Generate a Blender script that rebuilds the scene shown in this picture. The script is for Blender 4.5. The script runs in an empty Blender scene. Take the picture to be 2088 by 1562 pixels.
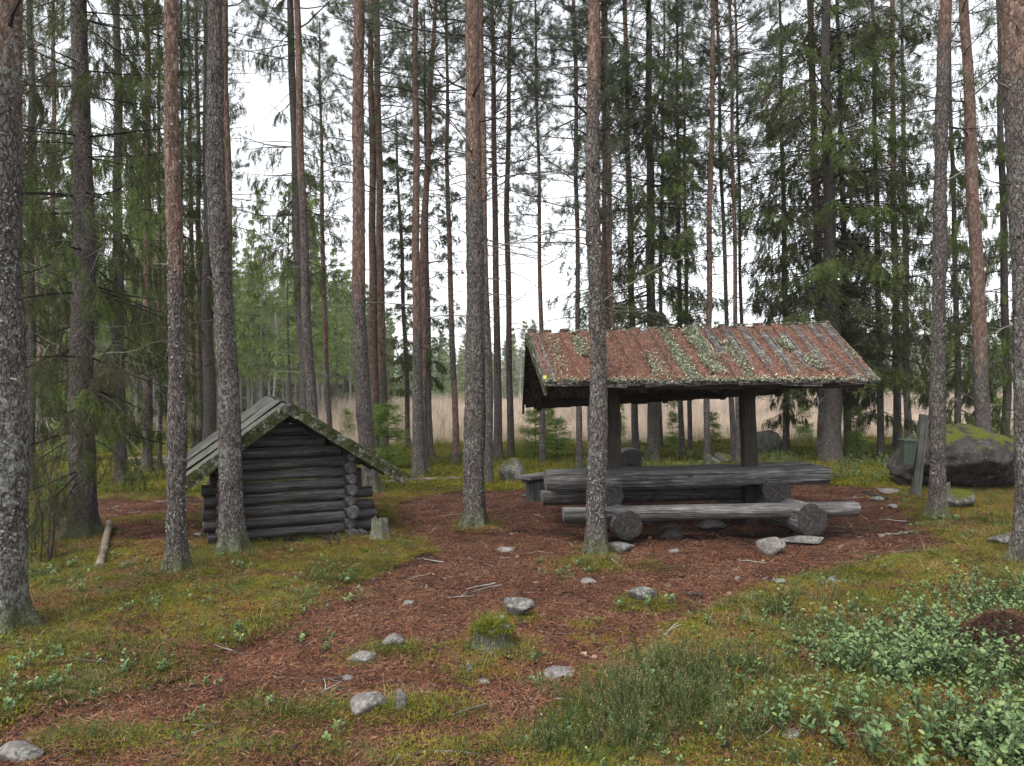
import bpy, math, random
import numpy as np
from mathutils import Matrix, Vector
R = math.radians
rng = np.random.default_rng(7)
random.seed(7)
S = bpy.context.scene
COL = S.collection

# ------------------------------------------------------------------ camera, sky, sun, exposure
F, CX, CY, HOR, EYE = 1560.0, 1044.0, 781.0, 798.0, 1.65
PITCH, ROLL = math.atan((HOR - CY) / F), R(0.6)
cam_d = bpy.data.cameras.new('camera')
cam_d.sensor_width = 36.0
cam_d.lens = F * 36.0 / 2088.0
cam_d.clip_start, cam_d.clip_end = 0.05, 3000
cam = bpy.data.objects.new('camera', cam_d)
COL.objects.link(cam)
cam.matrix_world = Matrix.Translation((0, 0, EYE)) @ Matrix.Rotation(R(90) + PITCH, 4, 'X') @ Matrix.Rotation(-ROLL, 4, 'Z')
S.camera = cam
CM = np.array(cam.matrix_world)[:3, :3]
RT, UP, FW = CM[:, 0], CM[:, 1], -CM[:, 2]

world = bpy.data.worlds.new('World')
S.world = world
world.use_nodes = True
wn = world.node_tree
wn.nodes.clear()
sky = wn.nodes.new('ShaderNodeTexSky')
sky.sky_type = 'NISHITA'
sky.sun_disc = False
sky.sun_elevation = R(60)
sky.sun_rotation = R(215)
sky.air_density, sky.dust_density, sky.ozone_density = 1.0, 2.0, 1.0
hs = wn.nodes.new('ShaderNodeHueSaturation')
hs.inputs['Saturation'].default_value = 0.16
hs.inputs['Value'].default_value = 1.0
bgn = wn.nodes.new('ShaderNodeBackground')
bgn.inputs['Strength'].default_value = 0.15
wo = wn.nodes.new('ShaderNodeOutputWorld')
wn.links.new(sky.outputs[0], hs.inputs['Color'])
wn.links.new(hs.outputs[0], bgn.inputs['Color'])
wn.links.new(bgn.outputs[0], wo.inputs[0])
sun_d = bpy.data.lights.new('sun', 'SUN')
sun_d.energy = 1.5
sun_d.angle = R(34)
sun_d.color = (1.0, 0.97, 0.93)
sun = bpy.data.objects.new('sun', sun_d)
sun.rotation_euler = (R(30), 0, R(-35))
COL.objects.link(sun)
S.view_settings.view_transform = 'Standard'
S.view_settings.look = 'None'
S.view_settings.gamma = 1.0
S.view_settings.use_curve_mapping = False
S.view_settings.exposure = 1.38
S.render.engine = 'CYCLES'
cy = S.cycles
cy.max_bounces, cy.diffuse_bounces, cy.glossy_bounces = 4, 2, 1
cy.transmission_bounces, cy.transparent_max_bounces, cy.volume_bounces = 1, 4, 0
cy.use_denoising = True
cy.use_adaptive_sampling = True
cy.adaptive_threshold = 0.02
cy.caustics_reflective = cy.caustics_refractive = False
S.render.use_persistent_data = False

# ------------------------------------------------------------------ helpers: camera maths, noise
def P(px, py, D):
    return np.array([0, 0, EYE]) + D * (FW + RT * (px - CX) / F - UP * (py - CY) / F)
def G(px, py):
    d = FW + RT * (px - CX) / F - UP * (py - CY) / F
    return np.array([0, 0, EYE]) + d * (EYE / -d[2])
def GD(px, py):
    return float(np.dot(G(px, py) - np.array([0, 0, EYE]), FW))
def pix(p):
    q = np.asarray(p, float) - np.array([0, 0, EYE])
    d = q @ FW
    return CX + F * (q @ RT) / d, CY - F * (q @ UP) / d, d
def hsh(i, j, k):
    h = (i.astype(np.int64) * 374761393 + j.astype(np.int64) * 668265263 + k.astype(np.int64) * 2147483647) & 0xffffffff
    h = ((h ^ (h >> 13)) * 1274126177) & 0xffffffff
    return ((h ^ (h >> 16)) & 0xffff) / 65535.0
def vn(p):
    p = np.atleast_2d(p)
    f = np.floor(p).astype(np.int64); t = p - f; t = t * t * (3 - 2 * t)
    o = 0
    for a in (0, 1):
        for b in (0, 1):
            for c in (0, 1):
                w = (t[:, 0] if a else 1 - t[:, 0]) * (t[:, 1] if b else 1 - t[:, 1]) * (t[:, 2] if c else 1 - t[:, 2])
                o = o + w * hsh(f[:, 0] + a, f[:, 1] + b, f[:, 2] + c)
    return o * 2 - 1
def fbm(p, o=4):
    s, a = 0, 1.0
    p = np.array(p, float)
    for i in range(o):
        s = s + a * vn(p * 2 ** i + 17.3 * i); a *= .5
    return s / 1.9
def n2(x, y, f, seed=0., o=3):
    return fbm(np.stack([x * f, y * f, np.full(np.shape(x), seed + .37)], -1).reshape(-1, 3), o).reshape(np.shape(x))
def nrm(v):
    return v / np.maximum(np.linalg.norm(v, axis=-1, keepdims=True), 1e-9)

# ------------------------------------------------------------------ helpers: meshes and objects
class MB:
    def __init__(s): s.v, s.f, s.t, s.m, s.n = [], [], [], [], 0
    def add(s, v, f, tint=0.5, mi=0):
        v = np.asarray(v, float).reshape(-1, 3); f = np.asarray(f)
        if not len(v): return
        s.v.append(v); s.f.append(f + s.n); s.n += len(v)
        s.t.append(np.broadcast_to(np.asarray(tint, float), (len(v),)) if np.ndim(tint) == 0 else np.asarray(tint, float))
        s.m.append(np.full(len(f), mi, np.int32))
    def mesh(s, name, mats, smooth=True, attrs=None):
        me = bpy.data.meshes.new(name)
        v = np.concatenate(s.v)
        me.vertices.add(len(v)); me.vertices.foreach_set('co', v.ravel())
        tot = np.concatenate([np.full(len(f), f.shape[1], np.int32) for f in s.f])
        loops = np.concatenate([f.ravel() for f in s.f]).astype(np.int32)
        me.loops.add(len(loops)); me.loops.foreach_set('vertex_index', loops)
        me.polygons.add(len(tot))
        me.polygons.foreach_set('loop_start', np.concatenate([[0], np.cumsum(tot)[:-1]]).astype(np.int32))
        me.polygons.foreach_set('material_index', np.concatenate(s.m))
        me.polygons.foreach_set('use_smooth', np.full(len(tot), smooth))
        me.update(calc_edges=True)
        a = me.attributes.new('tint', 'FLOAT', 'POINT'); a.data.foreach_set('value', np.concatenate(s.t).astype(np.float32))
        for k, w in (attrs or {}).items():
            a = me.attributes.new(k, 'FLOAT', 'POINT'); a.data.foreach_set('value', np.asarray(w, np.float32))
        for m in (mats if isinstance(mats, (list, tuple)) else [mats]): me.materials.append(m)
        return me
WM = {}
def put(name, me, parent=None, M=None, kind=None):
    o = bpy.data.objects.new(name, me)
    COL.objects.link(o)
    M = M if M is not None else Matrix.Identity(4)
    if parent is not None:
        o.parent = parent
        o.matrix_local = WM[parent.name].inverted() @ M
    else:
        o.matrix_local = M
    WM[o.name] = M.copy()
    if kind: o['kind'] = kind
    return o
def tag(o, label, cat, group=None):
    o['label'] = label; o['category'] = cat
    if group: o['group'] = group
    return o
def thing(name, loc, label, cat, group=None):
    return tag(put(name, None, None, Matrix.Translation(Vector([float(a) for a in loc]))), label, cat, group)
def T(v): return Matrix.Translation(Vector([float(a) for a in v]))
def frame(p0, p1, up=(0, 0, 1)):
    """matrix with X along p0->p1 and origin at p0"""
    p0, p1 = np.asarray(p0, float), np.asarray(p1, float)
    x = nrm(p1 - p0); u = np.asarray(up, float); y = nrm(np.cross(u, x)); z = np.cross(x, y)
    m = Matrix.Identity(4)
    for i in range(3): m[i][0], m[i][1], m[i][2], m[i][3] = x[i], y[i], z[i], p0[i]
    return m, float(np.linalg.norm(p1 - p0))

def tubes(Pt, Rd, seg=3):
    """Pt (B,N,3), Rd (B,N) -> verts, quads"""
    B, N, _ = Pt.shape
    tg = nrm(np.gradient(Pt, axis=1))
    ref = np.where(np.abs(tg[..., 2:3]) > .9, np.array([1., 0, 0]), np.array([0, 0, 1.]))
    a = nrm(np.cross(tg, ref)); b = np.cross(tg, a)
    th = np.arange(seg) * 2 * np.pi / seg
    v = Pt[:, :, None] + Rd[:, :, None, None] * (np.cos(th)[None, None, :, None] * a[:, :, None] + np.sin(th)[None, None, :, None] * b[:, :, None])
    idx = np.arange(B * N * seg).reshape(B, N, seg)
    nx = np.roll(idx, -1, axis=2)
    q = np.stack([idx[:, :-1], nx[:, :-1], nx[:, 1:], idx[:, 1:]], -1).reshape(-1, 4)
    return v.reshape(-1, 3), q
def poly(start, d, L, n, grav=0., wob=0.1, r=rng):
    B = len(start); d = nrm(d); out = [start]; p = start
    L = np.broadcast_to(L, (B,)); grav = np.broadcast_to(grav, (B,))
    for i in range(n):
        d = nrm(d + np.array([0, 0, -1.])[None] * (grav / n)[:, None] + r.normal(0, wob, (B, 3)))
        p = p + d * (L / n)[:, None]; out.append(p)
    return np.stack(out, 1)
def samp(Pt, s):
    B, N, _ = Pt.shape; K = s.shape[1]
    x = np.clip(s, 0, .9999) * (N - 1); i = x.astype(int); t = (x - i)[..., None]
    b = np.arange(B)[:, None]
    a, c = Pt[b, i], Pt[b, i + 1]
    return (a + (c - a) * t).reshape(B * K, 3), nrm(c - a).reshape(B * K, 3)
def barbs(Pt, k, L, w, r=rng, fwd=.7, tint=None):
    """small needle triangles along polylines; returns verts, tris, tint"""
    B, N, _ = Pt.shape
    A, E = Pt[:, :-1].reshape(-1, 3), Pt[:, 1:].reshape(-1, 3)
    M = len(A)
    t = (np.arange(k)[None] + r.random((M, k))) / k
    d = nrm(E - A)[:, None]
    p = A[:, None] + (E - A)[:, None] * t[..., None]
    rnd = r.normal(0, 1, (M, k, 3)); side = nrm(rnd - d * np.sum(rnd * d, -1, keepdims=True))
    Ls = L * r.uniform(.7, 1.2, (M, k, 1))
    tip = p + side * Ls * .75 + d * Ls * fwd
    v = np.stack([p - d * w / 2, p + d * w / 2, tip], 2).reshape(-1, 3)
    f = np.arange(len(v)).reshape(-1, 3)
    if tint is None: tt = r.random(M * k)
    else: tt = np.repeat(np.repeat(tint, N - 1), k) + r.normal(0, .08, M * k)
    return v, f, np.repeat(tt, 3)
def grid_faces(nu, nv, wrap=False):
    i = np.arange(nu * nv).reshape(nv, nu)
    if wrap:
        a = i; b = np.roll(i, -1, axis=1)
        return np.stack([a[:-1], b[:-1], b[1:], a[1:]], -1).reshape(-1, 4)
    return np.stack([i[:-1, :-1], i[:-1, 1:], i[1:, 1:], i[1:, :-1]], -1).reshape(-1, 4)

# ------------------------------------------------------------------ helpers: materials
def mat(name, build, rough=.85, spec=.2):
    m = bpy.data.materials.new(name); m.use_nodes = True
    nt = m.node_tree; b = nt.nodes['Principled BSDF']
    b.inputs['Roughness'].default_value = rough
    b.inputs['Specular IOR Level'].default_value = spec
    build(NT(nt, b))
    return m
class NT:
    def __init__(s, nt, b): s.nt, s.b = nt, b
    def n(s, t, **k):
        x = s.nt.nodes.new(t)
        for a, v in k.items(): setattr(x, a, v)
        return x
    def l(s, a, b): s.nt.links.new(a, b)
    def coord(s, kind='Object', scale=(1, 1, 1)):
        t = s.n('ShaderNodeTexCoord'); m = s.n('ShaderNodeMapping'); m.inputs['Scale'].default_value = scale
        s.l(t.outputs[kind], m.inputs[0]); return m.outputs[0]
    def noise(s, vec, scale, detail=4, rough=.6, dist=0.):
        x = s.n('ShaderNodeTexNoise'); s.l(vec, x.inputs['Vector'])
        x.inputs['Scale'].default_value = scale; x.inputs['Detail'].default_value = detail
        x.inputs['Roughness'].default_value = rough; x.inputs['Distortion'].default_value = dist
        return x.outputs['Fac']
    def vor(s, vec, scale, feature='F1', out='Distance'):
        x = s.n('ShaderNodeTexVoronoi', feature=feature); s.l(vec, x.inputs['Vector']); x.inputs['Scale'].default_value = scale
        return x.outputs[out]
    def ramp(s, fac, stops):
        x = s.n('ShaderNodeValToRGB'); e = x.color_ramp.elements
        while len(e) < len(stops): e.new(.5)
        for k, (p, c) in enumerate(stops):
            e[k].position = p; e[k].color = (*c, 1) if isinstance(c, tuple) else (c, c, c, 1)
        s.l(fac, x.inputs[0]); return x.outputs[0]
    def mix(s, fac, a, b, mode='MIX'):
        x = s.n('ShaderNodeMix', data_type='RGBA', blend_type=mode)
        for sock, v in ((x.inputs[0], fac), (x.inputs[6], a), (x.inputs[7], b)):
            if isinstance(v, (int, float)): sock.default_value = v
            elif isinstance(v, tuple): sock.default_value = (*v, 1)
            else: s.l(v, sock)
        return x.outputs[2]
    def math(s, op, a, b=0., clamp=False):
        x = s.n('ShaderNodeMath', operation=op, use_clamp=clamp)
        for sock, v in ((x.inputs[0], a), (x.inputs[1], b)):
            if isinstance(v, (int, float)): sock.default_value = v
            else: s.l(v, sock)
        return x.outputs[0]
    def attr(s, name='tint'):
        return s.n('ShaderNodeAttribute', attribute_name=name).outputs['Fac']
    def rand(s): return s.n('ShaderNodeObjectInfo').outputs['Random']
    def col(s, c): s.l(c, s.b.inputs['Base Color'])
    def bump(s, h, strength=.5, dist=.01):
        x = s.n('ShaderNodeBump'); x.inputs['Strength'].default_value = strength; x.inputs['Distance'].default_value = dist
        s.l(h, x.inputs['Height']); s.l(x.outputs[0], s.b.inputs['Normal'])
    def geoz(s):
        g = s.n('ShaderNodeNewGeometry'); x = s.n('ShaderNodeSeparateXYZ'); s.l(g.outputs['Normal'], x.inputs[0]); return x.outputs[2]

def leafmat(name, stops, rough=.7, spec=.15, rnd=.25, transl=None):
    def b(t):
        c = t.ramp(t.math('ADD', t.attr(), t.math('MULTIPLY', t.math('SUBTRACT', t.rand(), .5), rnd), True), stops)
        t.col(c)
        if transl:
            tr = t.n('ShaderNodeBsdfTranslucent'); t.l(c, tr.inputs[0])
            ms = t.n('ShaderNodeMixShader'); ms.inputs[0].default_value = transl
            t.l(t.b.outputs[0], ms.inputs[1]); t.l(tr.outputs[0], ms.inputs[2])
            t.l(ms.outputs[0], t.nt.nodes['Material Output'].inputs[0])
    return mat(name, b, rough, spec)

def bark_build(t, grey=((.045, .038, .035), (.14, .12, .11), (.25, .222, .207)), lichen_c=((.15, .152, .135), (.30, .305, .275)), vs=36, spruce=False):
    v = t.coord('Object', (1, 1, .42))
    nz = t.noise(v, 9, 4, .6)
    vd = t.n('ShaderNodeVectorMath', operation='ADD')
    tn = t.n('ShaderNodeTexNoise'); t.l(v, tn.inputs['Vector']); tn.inputs['Scale'].default_value = 14
    sc = t.n('ShaderNodeVectorMath', operation='SCALE'); t.l(tn.outputs['Color'], sc.inputs[0]); sc.inputs['Scale'].default_value = .09
    t.l(v, vd.inputs[0]); t.l(sc.outputs[0], vd.inputs[1])
    vv = vd.outputs[0]
    edge = t.vor(vv, vs, 'DISTANCE_TO_EDGE')
    cell = t.vor(vv, vs, 'F1', 'Color')
    fine = t.noise(t.coord('Object', (1, 1, .8)), 90, 4, .7)
    g = t.ramp(t.math('ADD', t.math('MULTIPLY', fine, .6), t.math('MULTIPLY', nz, .4)), [(.3, grey[0]), (.5, grey[1]), (.72, grey[2])])
    sep = t.n('ShaderNodeSeparateColor'); t.l(cell, sep.inputs[0])
    g = t.mix(t.math('MULTIPLY', sep.outputs[0], .4), g, (.05, .042, .038))
    red = t.ramp(t.math('ADD', t.math('MULTIPLY', fine, .5), t.math('MULTIPLY', sep.outputs[1], .5)), [(.2, (.085, .054, .043)), (.5, (.165, .105, .08)), (.8, (.26, .185, .155))])
    age = t.math('ADD', t.attr('age'), t.math('MULTIPLY', t.math('SUBTRACT', t.noise(t.coord('Object', (1, 1, .6)), 5, 5, .7), .5), 1.3))
    ag = t.ramp(age, [(.42, 0.), (.62, 1.)])
    c = t.mix(ag, g, red) if not spruce else g
    crack = t.ramp(t.math('ADD', edge, t.math('MULTIPLY', t.math('SUBTRACT', fine, .5), .12)), [(.02, 0.), (.17, 1.)])
    cs = t.math('SUBTRACT', .78, t.math('MULTIPLY', ag, .45))
    dark = t.mix(cs, c, (.012, .010, .009))
    c = t.mix(crack, dark, c)
    # crustose and leafy lichen patches, a real growth on the bark
    ln = t.noise(t.coord('Object', (1, 1, .85)), 24, 6, .75)
    ln2 = t.noise(t.coord('Object', (1, 1, 1)), 2.2, 2, .5)
    lf = t.math('ADD', ln, t.math('ADD', t.math('MULTIPLY', t.math('SUBTRACT', ln2, .5), .5), t.math('MULTIPLY', t.math('SUBTRACT', t.attr('lichen'), .5), .42)))
    lm = t.ramp(lf, [(.60, 0.), (.66, .8)])
    lc = t.ramp(fine, [(.35, lichen_c[0]), (.65, lichen_c[1])])
    c = t.mix(lm, c, lc)
    # green algae and moss near the base
    mz = t.attr('foot')
    mm = t.ramp(t.math('ADD', mz, t.math('MULTIPLY', t.math('SUBTRACT', nz, .5), 1.2)), [(.5, 0.), (.9, .7)])
    c = t.mix(mm, c, (.07, .085, .03))
    t.col(c)
    h = t.math('ADD', t.math('MULTIPLY', crack, .6), t.math('ADD', t.math('MULTIPLY', fine, .5), t.math('MULTIPLY', lm, .5)))
    t.bump(h, .9, .012)

M = {}
M['pine_bark'] = mat('pine_bark', bark_build, .95, .1)
M['spruce_bark'] = mat('spruce_bark', lambda t: bark_build(t, ((.05, .043, .039), (.14, .122, .111), (.225, .20, .187)), vs=48, spruce=True), .95, .1)
M['spruce_leaf'] = leafmat('spruce_leaf', [(0, (.08, .068, .042)), (.25, (.058, .065, .026)), (.55, (.072, .10, .026)), (.8, (.105, .145, .034)), (1, (.16, .17, .07))], .7, .15, .25, .3)
M['stand_leaf'] = leafmat('stand_leaf', [(0, (.11, .12, .06)), (.3, (.115, .17, .045)), (.7, (.18, .25, .065)), (1, (.28, .32, .12))], .7, .2, .3, .25)
M['pine_leaf'] = leafmat('pine_leaf', [(0, (.11, .11, .075)), (.4, (.11, .14, .08)), (.8, (.15, .19, .11)), (1, (.22, .24, .15))], .6, .2, .2, .45)
M['twig'] = leafmat('twig', [(0, (.02, .017, .014)), (.5, (.05, .042, .037)), (1, (.14, .13, .11))], .9, .1, .3)
M['grey_twig'] = leafmat('grey_twig', [(0, (.10, .095, .085)), (1, (.30, .29, .26))], .9, .1, .2)
M['lichen'] = leafmat('lichen', [(0, (.08, .08, .07)), (.5, (.16, .163, .143)), (1, (.27, .275, .245))], .95, .05, .1)

def wood_build(t, c0, c1, c2, moss=0., lich=0.):
    v = t.coord('Object', (.7, 14, 14)); v2 = t.coord('Object', (1, 1, 1))
    g = t.noise(v, 3.5, 6, .7, .6); f = t.noise(t.coord('Object', (2.5, 90, 90)), 2.5, 5, .7)
    k = t.math('ADD', t.math('MULTIPLY', g, .6), t.math('MULTIPLY', f, .4))
    c = t.ramp(k, [(.36, c0), (.5, c1), (.64, c2)])
    cr = t.ramp(t.noise(t.coord('Object', (.5, 24, 24)), 1.7, 4, .6, .5), [(.575, 0.), (.61, 1.)])
    c = t.mix(t.math('MULTIPLY', cr, .8), c, (.008, .007, .007))
    kn = t.vor(t.coord('Object', (1.6, 5, 5)), 1.5)
    c = t.mix(t.ramp(kn, [(.07, .9), (.13, 0.)]), c, (.015, .012, .011))
    st = t.noise(v2, 3.0, 4, .6)
    c = t.mix(t.ramp(st, [(.4, 0.), (.7, .55)]), c, (.02, .018, .017))
    oi = t.rand()
    c = t.mix(t.math('MULTIPLY', oi, .35), c, (.03, .027, .025))
    if lich:
        lm = t.ramp(t.noise(v2, 22, 6, .75), [(.60 - lich * .2, 0.), (.64 - lich * .2, .9)])
        c = t.mix(lm, c, t.ramp(t.noise(v2, 90, 3), [(.35, (.13, .14, .11)), (.65, (.33, .35, .27))]))
    if moss:
        mm = t.ramp(t.noise(v2, 7, 6, .75), [(.6 - moss * .25, 0.), (.68 - moss * .25, .95)])
        c = t.mix(mm, c, t.ramp(t.noise(v2, 70, 4), [(.3, (.012, .015, .007)), (.7, (.055, .065, .018))]))
    t.col(c)
    t.bump(t.math('SUBTRACT', t.math('ADD', k, t.math('MULTIPLY', t.noise(v2, 120, 2), .2)), cr), .8, .006)
M['log'] = mat('log', lambda t: wood_build(t, (.008, .0075, .0075), (.036, .034, .034), (.24, .23, .226)), .65, .4)
M['seat_wood'] = mat('seat_wood', lambda t: wood_build(t, (.022, .021, .02), (.12, .115, .11), (.42, .405, .395)), .8, .25)
M['post_wood'] = mat('post_wood', lambda t: wood_build(t, (.02, .017, .014), (.048, .040, .034), (.085, .072, .062)), .85, .2)
M['roof_wood'] = mat('roof_wood', lambda t: wood_build(t, (.04, .034, .032), (.10, .088, .084), (.20, .18, .17), 0, .25), .9, .1)
M['mossy_wood'] = mat('mossy_wood', lambda t: wood_build(t, (.03, .028, .024), (.085, .078, .068), (.16, .15, .135), .62, .45), .95, .1)
M['stick'] = mat('stick', lambda t: wood_build(t, (.06, .045, .035), (.17, .135, .11), (.32, .28, .24), 0, .1), .9, .1)
M['pale_log'] = mat('pale_log', lambda t: wood_build(t, (.10, .07, .045), (.22, .165, .12), (.33, .27, .21), 0, .1), .9, .1)
def endgrain(t):
    v = t.coord('Object'); 
    c = t.ramp(t.noise(t.coord('Object', (4, 1, 1)), 30, 5, .7), [(.3, (.010, .009, .009)), (.55, (.040, .037, .035)), (.8, (.10, .095, .09))])
    t.col(c); t.bump(t.noise(v, 60, 4), .6, .005)
M['end'] = mat('end_grain', endgrain, .9, .15)
M['end_pale'] = mat('end_pale', lambda t: t.col(t.ramp(t.noise(t.coord('Object', (4, 1, 1)), 30, 5, .7), [(.3, (.02, .019, .018)), (.55, (.085, .08, .076)), (.8, (.19, .18, .17))])), .9, .15)
def metal_build(t):
    v = t.coord('Object')
    c = t.ramp(t.noise(v, 5, 6, .7), [(.35, (.022, .022, .022)), (.5, (.055, .055, .052)), (.7, (.10, .10, .093))])
    c = t.mix(t.ramp(t.noise(v, 3.3, 5, .7), [(.5, 0.), (.62, .85)]), c, (.075, .085, .045))
    t.col(c)
M['sheet'] = mat('sheet', metal_build, .6, .4)
def stone_build(t, moss=.0, base=((.035, .032, .03), (.095, .09, .086), (.20, .19, .182)), lf=.5):
    v = t.coord('Object')
    f = t.noise(v, 45, 6, .75); g = t.noise(v, 6, 4)
    c = t.ramp(t.math('ADD', t.math('MULTIPLY', f, .6), t.math('MULTIPLY', g, .4)), [(.35, base[0]), (.5, base[1]), (.66, base[2])])
    lm = t.ramp(t.noise(v, 11, 6, .75), [(lf, 0.), (lf + .05, .8)])
    c = t.mix(lm, c, t.ramp(f, [(.4, (.08, .085, .07)), (.7, (.30, .31, .26))]))
    c = t.mix(t.ramp(t.noise(v, 17, 5, .7), [(.58, 0.), (.63, .75)]), c, (.03, .03, .028))
    if moss:
        up = t.geoz()
        mm = t.ramp(t.math('ADD', t.math('MULTIPLY', up, .35), t.noise(v, 5 if moss > .6 else 2.6, 6, .7)), [(.88 - moss * .25, 0.), (.97 - moss * .25, 1.)])
        c = t.mix(mm, c, t.ramp(t.noise(v, 60, 5), [(.3, (.025, .03, .006)), (.7, (.11, .12, .018))]))
    t.col(c); t.bump(t.math('ADD', f, t.math('MULTIPLY', t.vor(v, 30), .3)), .8, .012)
M['stone'] = mat('stone', lambda t: stone_build(t), .9, .2)
M['stone_pale'] = mat('stone_pale', lambda t: stone_build(t, 0, ((.055, .048, .045), (.15, .135, .127), (.26, .24, .228)), .56), .9, .2)
M['stone_shaded'] = mat('stone_shaded', lambda t: stone_build(t, 0, ((.02, .018, .017), (.05, .046, .043), (.10, .095, .09)), .7), .95, .1)  # darker stone copy, shade under the table put into its colour
M['stone_moss'] = mat('stone_moss', lambda t: stone_build(t, .75), .95, .1)
M['boulder'] = mat('boulder', lambda t: stone_build(t, .58, ((.012, .011, .010), (.042, .037, .034), (.11, .10, .094)), .6), .95, .1)  # tone lowered to stand in for shade of spruce branches overhead
def ground_build(t):
    v = t.coord('Object')
    fine = t.noise(v, 120, 5, .75); med = t.noise(v, 26, 5, .7, .5); big = t.noise(v, 2.2, 4, .6)
    k = t.math('ADD', t.math('MULTIPLY', fine, .5), t.math('MULTIPLY', med, .5))
    lit = t.ramp(k, [(.40, (.010, .007, .006)), (.46, (.045, .023, .018)), (.56, (.10, .052, .04)), (.70, (.22, .15, .125))])
    lit = t.mix(t.ramp(big, [(.42, 0.), (.6, .75)]), lit, (.03, .018, .014))
    ms = t.ramp(k, [(.32, (.022, .022, .007)), (.46, (.075, .068, .014)), (.58, (.135, .125, .022)), (.72, (.22, .19, .045))])
    ms = t.mix(t.ramp(t.noise(v, 1.1, 4, .6), [(.42, 0.), (.62, .7)]), ms, t.ramp(k, [(.35, (.03, .028, .01)), (.6, (.15, .085, .03))]))
    fld = t.ramp(k, [(.35, (.22, .16, .11)), (.5, (.36, .28, .21)), (.65, (.46, .38, .29))])
    fld = t.mix(t.ramp(t.noise(v, .12, 4, .6), [(.42, 0.), (.62, .8)]), fld, (.20, .16, .11))
    mk = t.ramp(t.math('ADD', t.attr('moss'), t.math('MULTIPLY', t.math('SUBTRACT', med, .5), 1.1)), [(.42, 0.), (.58, 1.)])
    c = t.mix(mk, lit, ms)
    c = t.mix(t.attr('field'), c, fld)
    c = t.mix(t.math('MULTIPLY', t.attr('dark_ground'), .9), c, t.ramp(k, [(.4, (.008, .006, .005)), (.6, (.035, .025, .02))]))
    t.col(c); t.bump(t.math('ADD', fine, t.math('MULTIPLY', med, 1.5)), 1.0, .02)
M['ground'] = mat('ground', ground_build, 1.0, .05)
M['needle'] = leafmat('needle', [(0, (.014, .009, .007)), (.3, (.055, .026, .019)), (.65, (.14, .055, .032)), (.9, (.24, .105, .052)), (1, (.33, .20, .12))], .8, .15, .3)
M['chips'] = leafmat('chips', [(0, (.015, .01, .009)), (.5, (.055, .03, .025)), (.8, (.10, .068, .06)), (.95, (.16, .13, .12)), (1, (.25, .23, .215))], .85, .1, .3)
M['moss'] = leafmat('moss', [(0, (.025, .036, .010)), (.3, (.07, .082, .013)), (.6, (.16, .165, .02)), (.85, (.20, .16, .03)), (1, (.19, .095, .03))], .9, .05, .25, .2)
M['grass'] = leafmat('grass', [(0, (.04, .07, .02)), (.4, (.085, .13, .03)), (.7, (.17, .18, .05)), (1, (.42, .34, .20))], .7, .15, .35, .2)
M['straw'] = leafmat('straw', [(0, (.38, .28, .21)), (.5, (.56, .45, .35)), (1, (.70, .61, .49))], .8, .1, .3, .2)
M['redstem'] = leafmat('redstem', [(0, (.26, .19, .15)), (.5, (.42, .34, .28)), (1, (.54, .47, .40))], .8, .1, .3, .1)
M['berry_leaf'] = leafmat('berry_leaf', [(0, (.045, .075, .025)), (.45, (.10, .16, .06)), (.85, (.155, .225, .09)), (1, (.20, .26, .08))], .5, .3, .3, .2)
M['heather'] = leafmat('heather', [(0, (.025, .045, .010)), (.5, (.05, .095, .016)), (.85, (.085, .14, .025)), (1, (.38, .26, .19))], .8, .1, .3, .15)
M['sapling'] = leafmat('sapling', [(0, (.07, .11, .02)), (.5, (.15, .23, .04)), (1, (.26, .34, .08))], .7, .2, .3, .2)
M['dead_leaf'] = leafmat('dead_leaf', [(0, (.10, .045, .026)), (.5, (.18, .095, .055)), (1, (.27, .19, .14))], .7, .2, .4, .1)

# ------------------------------------------------------------------ the ground
LIT = [[(-60, 1500), (120, 1455), (300, 1400), (430, 1345), (560, 1275), (660, 1215), (760, 1170), (880, 1120), (800, 1065), (800, 1030), (880, 1005), (1040, 1000), (1230, 985), (1500, 980), (1700, 985), (1800, 998), (1850, 1040), (1900, 1085), (1960, 1112), (1780, 1150), (1600, 1190), (1480, 1230), (1360, 1300), (1230, 1370), (1150, 1460), (1080, 1600), (600, 1700), (-200, 1700)],
       [(60, 1022), (420, 1015), (420, 1050), (200, 1060), (60, 1052)], [(190, 1068), (420, 1062), (420, 1100), (230, 1108)]]
def inside(x, y, poly_):
    c = np.zeros(np.shape(x), bool); j = len(poly_) - 1
    for i in range(len(poly_)):
        xi, yi = poly_[i]; xj, yj = poly_[j]
        k = ((yi > y) != (yj > y)) & (x < (xj - xi) * (y - yi) / (yj - yi + 1e-12) + xi)
        c ^= k; j = i
    return c
LITG = [[tuple(G(a, b)[:2]) for a, b in p] for p in LIT]
MOSS_SPOTS = [(840, 1450, .30, .14), (600, 1460, .33, .18), (1010, 1330, .36, .26), (1215, 1150, .45, .35), (970, 1080, .28, .22), (1320, 1235, .25, .16), (990, 1365, .3, .12), (540, 1540, .5, .1), (940, 1545, .3, .05), (230, 1510, .35, .08), (1050, 1265, .2, .1), (800, 1328, .2, .08), (770, 1095, .25, .3), (1100, 1520, .2, .1), (1400, 1050, .0, .0)]
MS = [(G(a, b)[0], G(a, b)[1], c, d) for a, b, c, d in MOSS_SPOTS if c]
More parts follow.
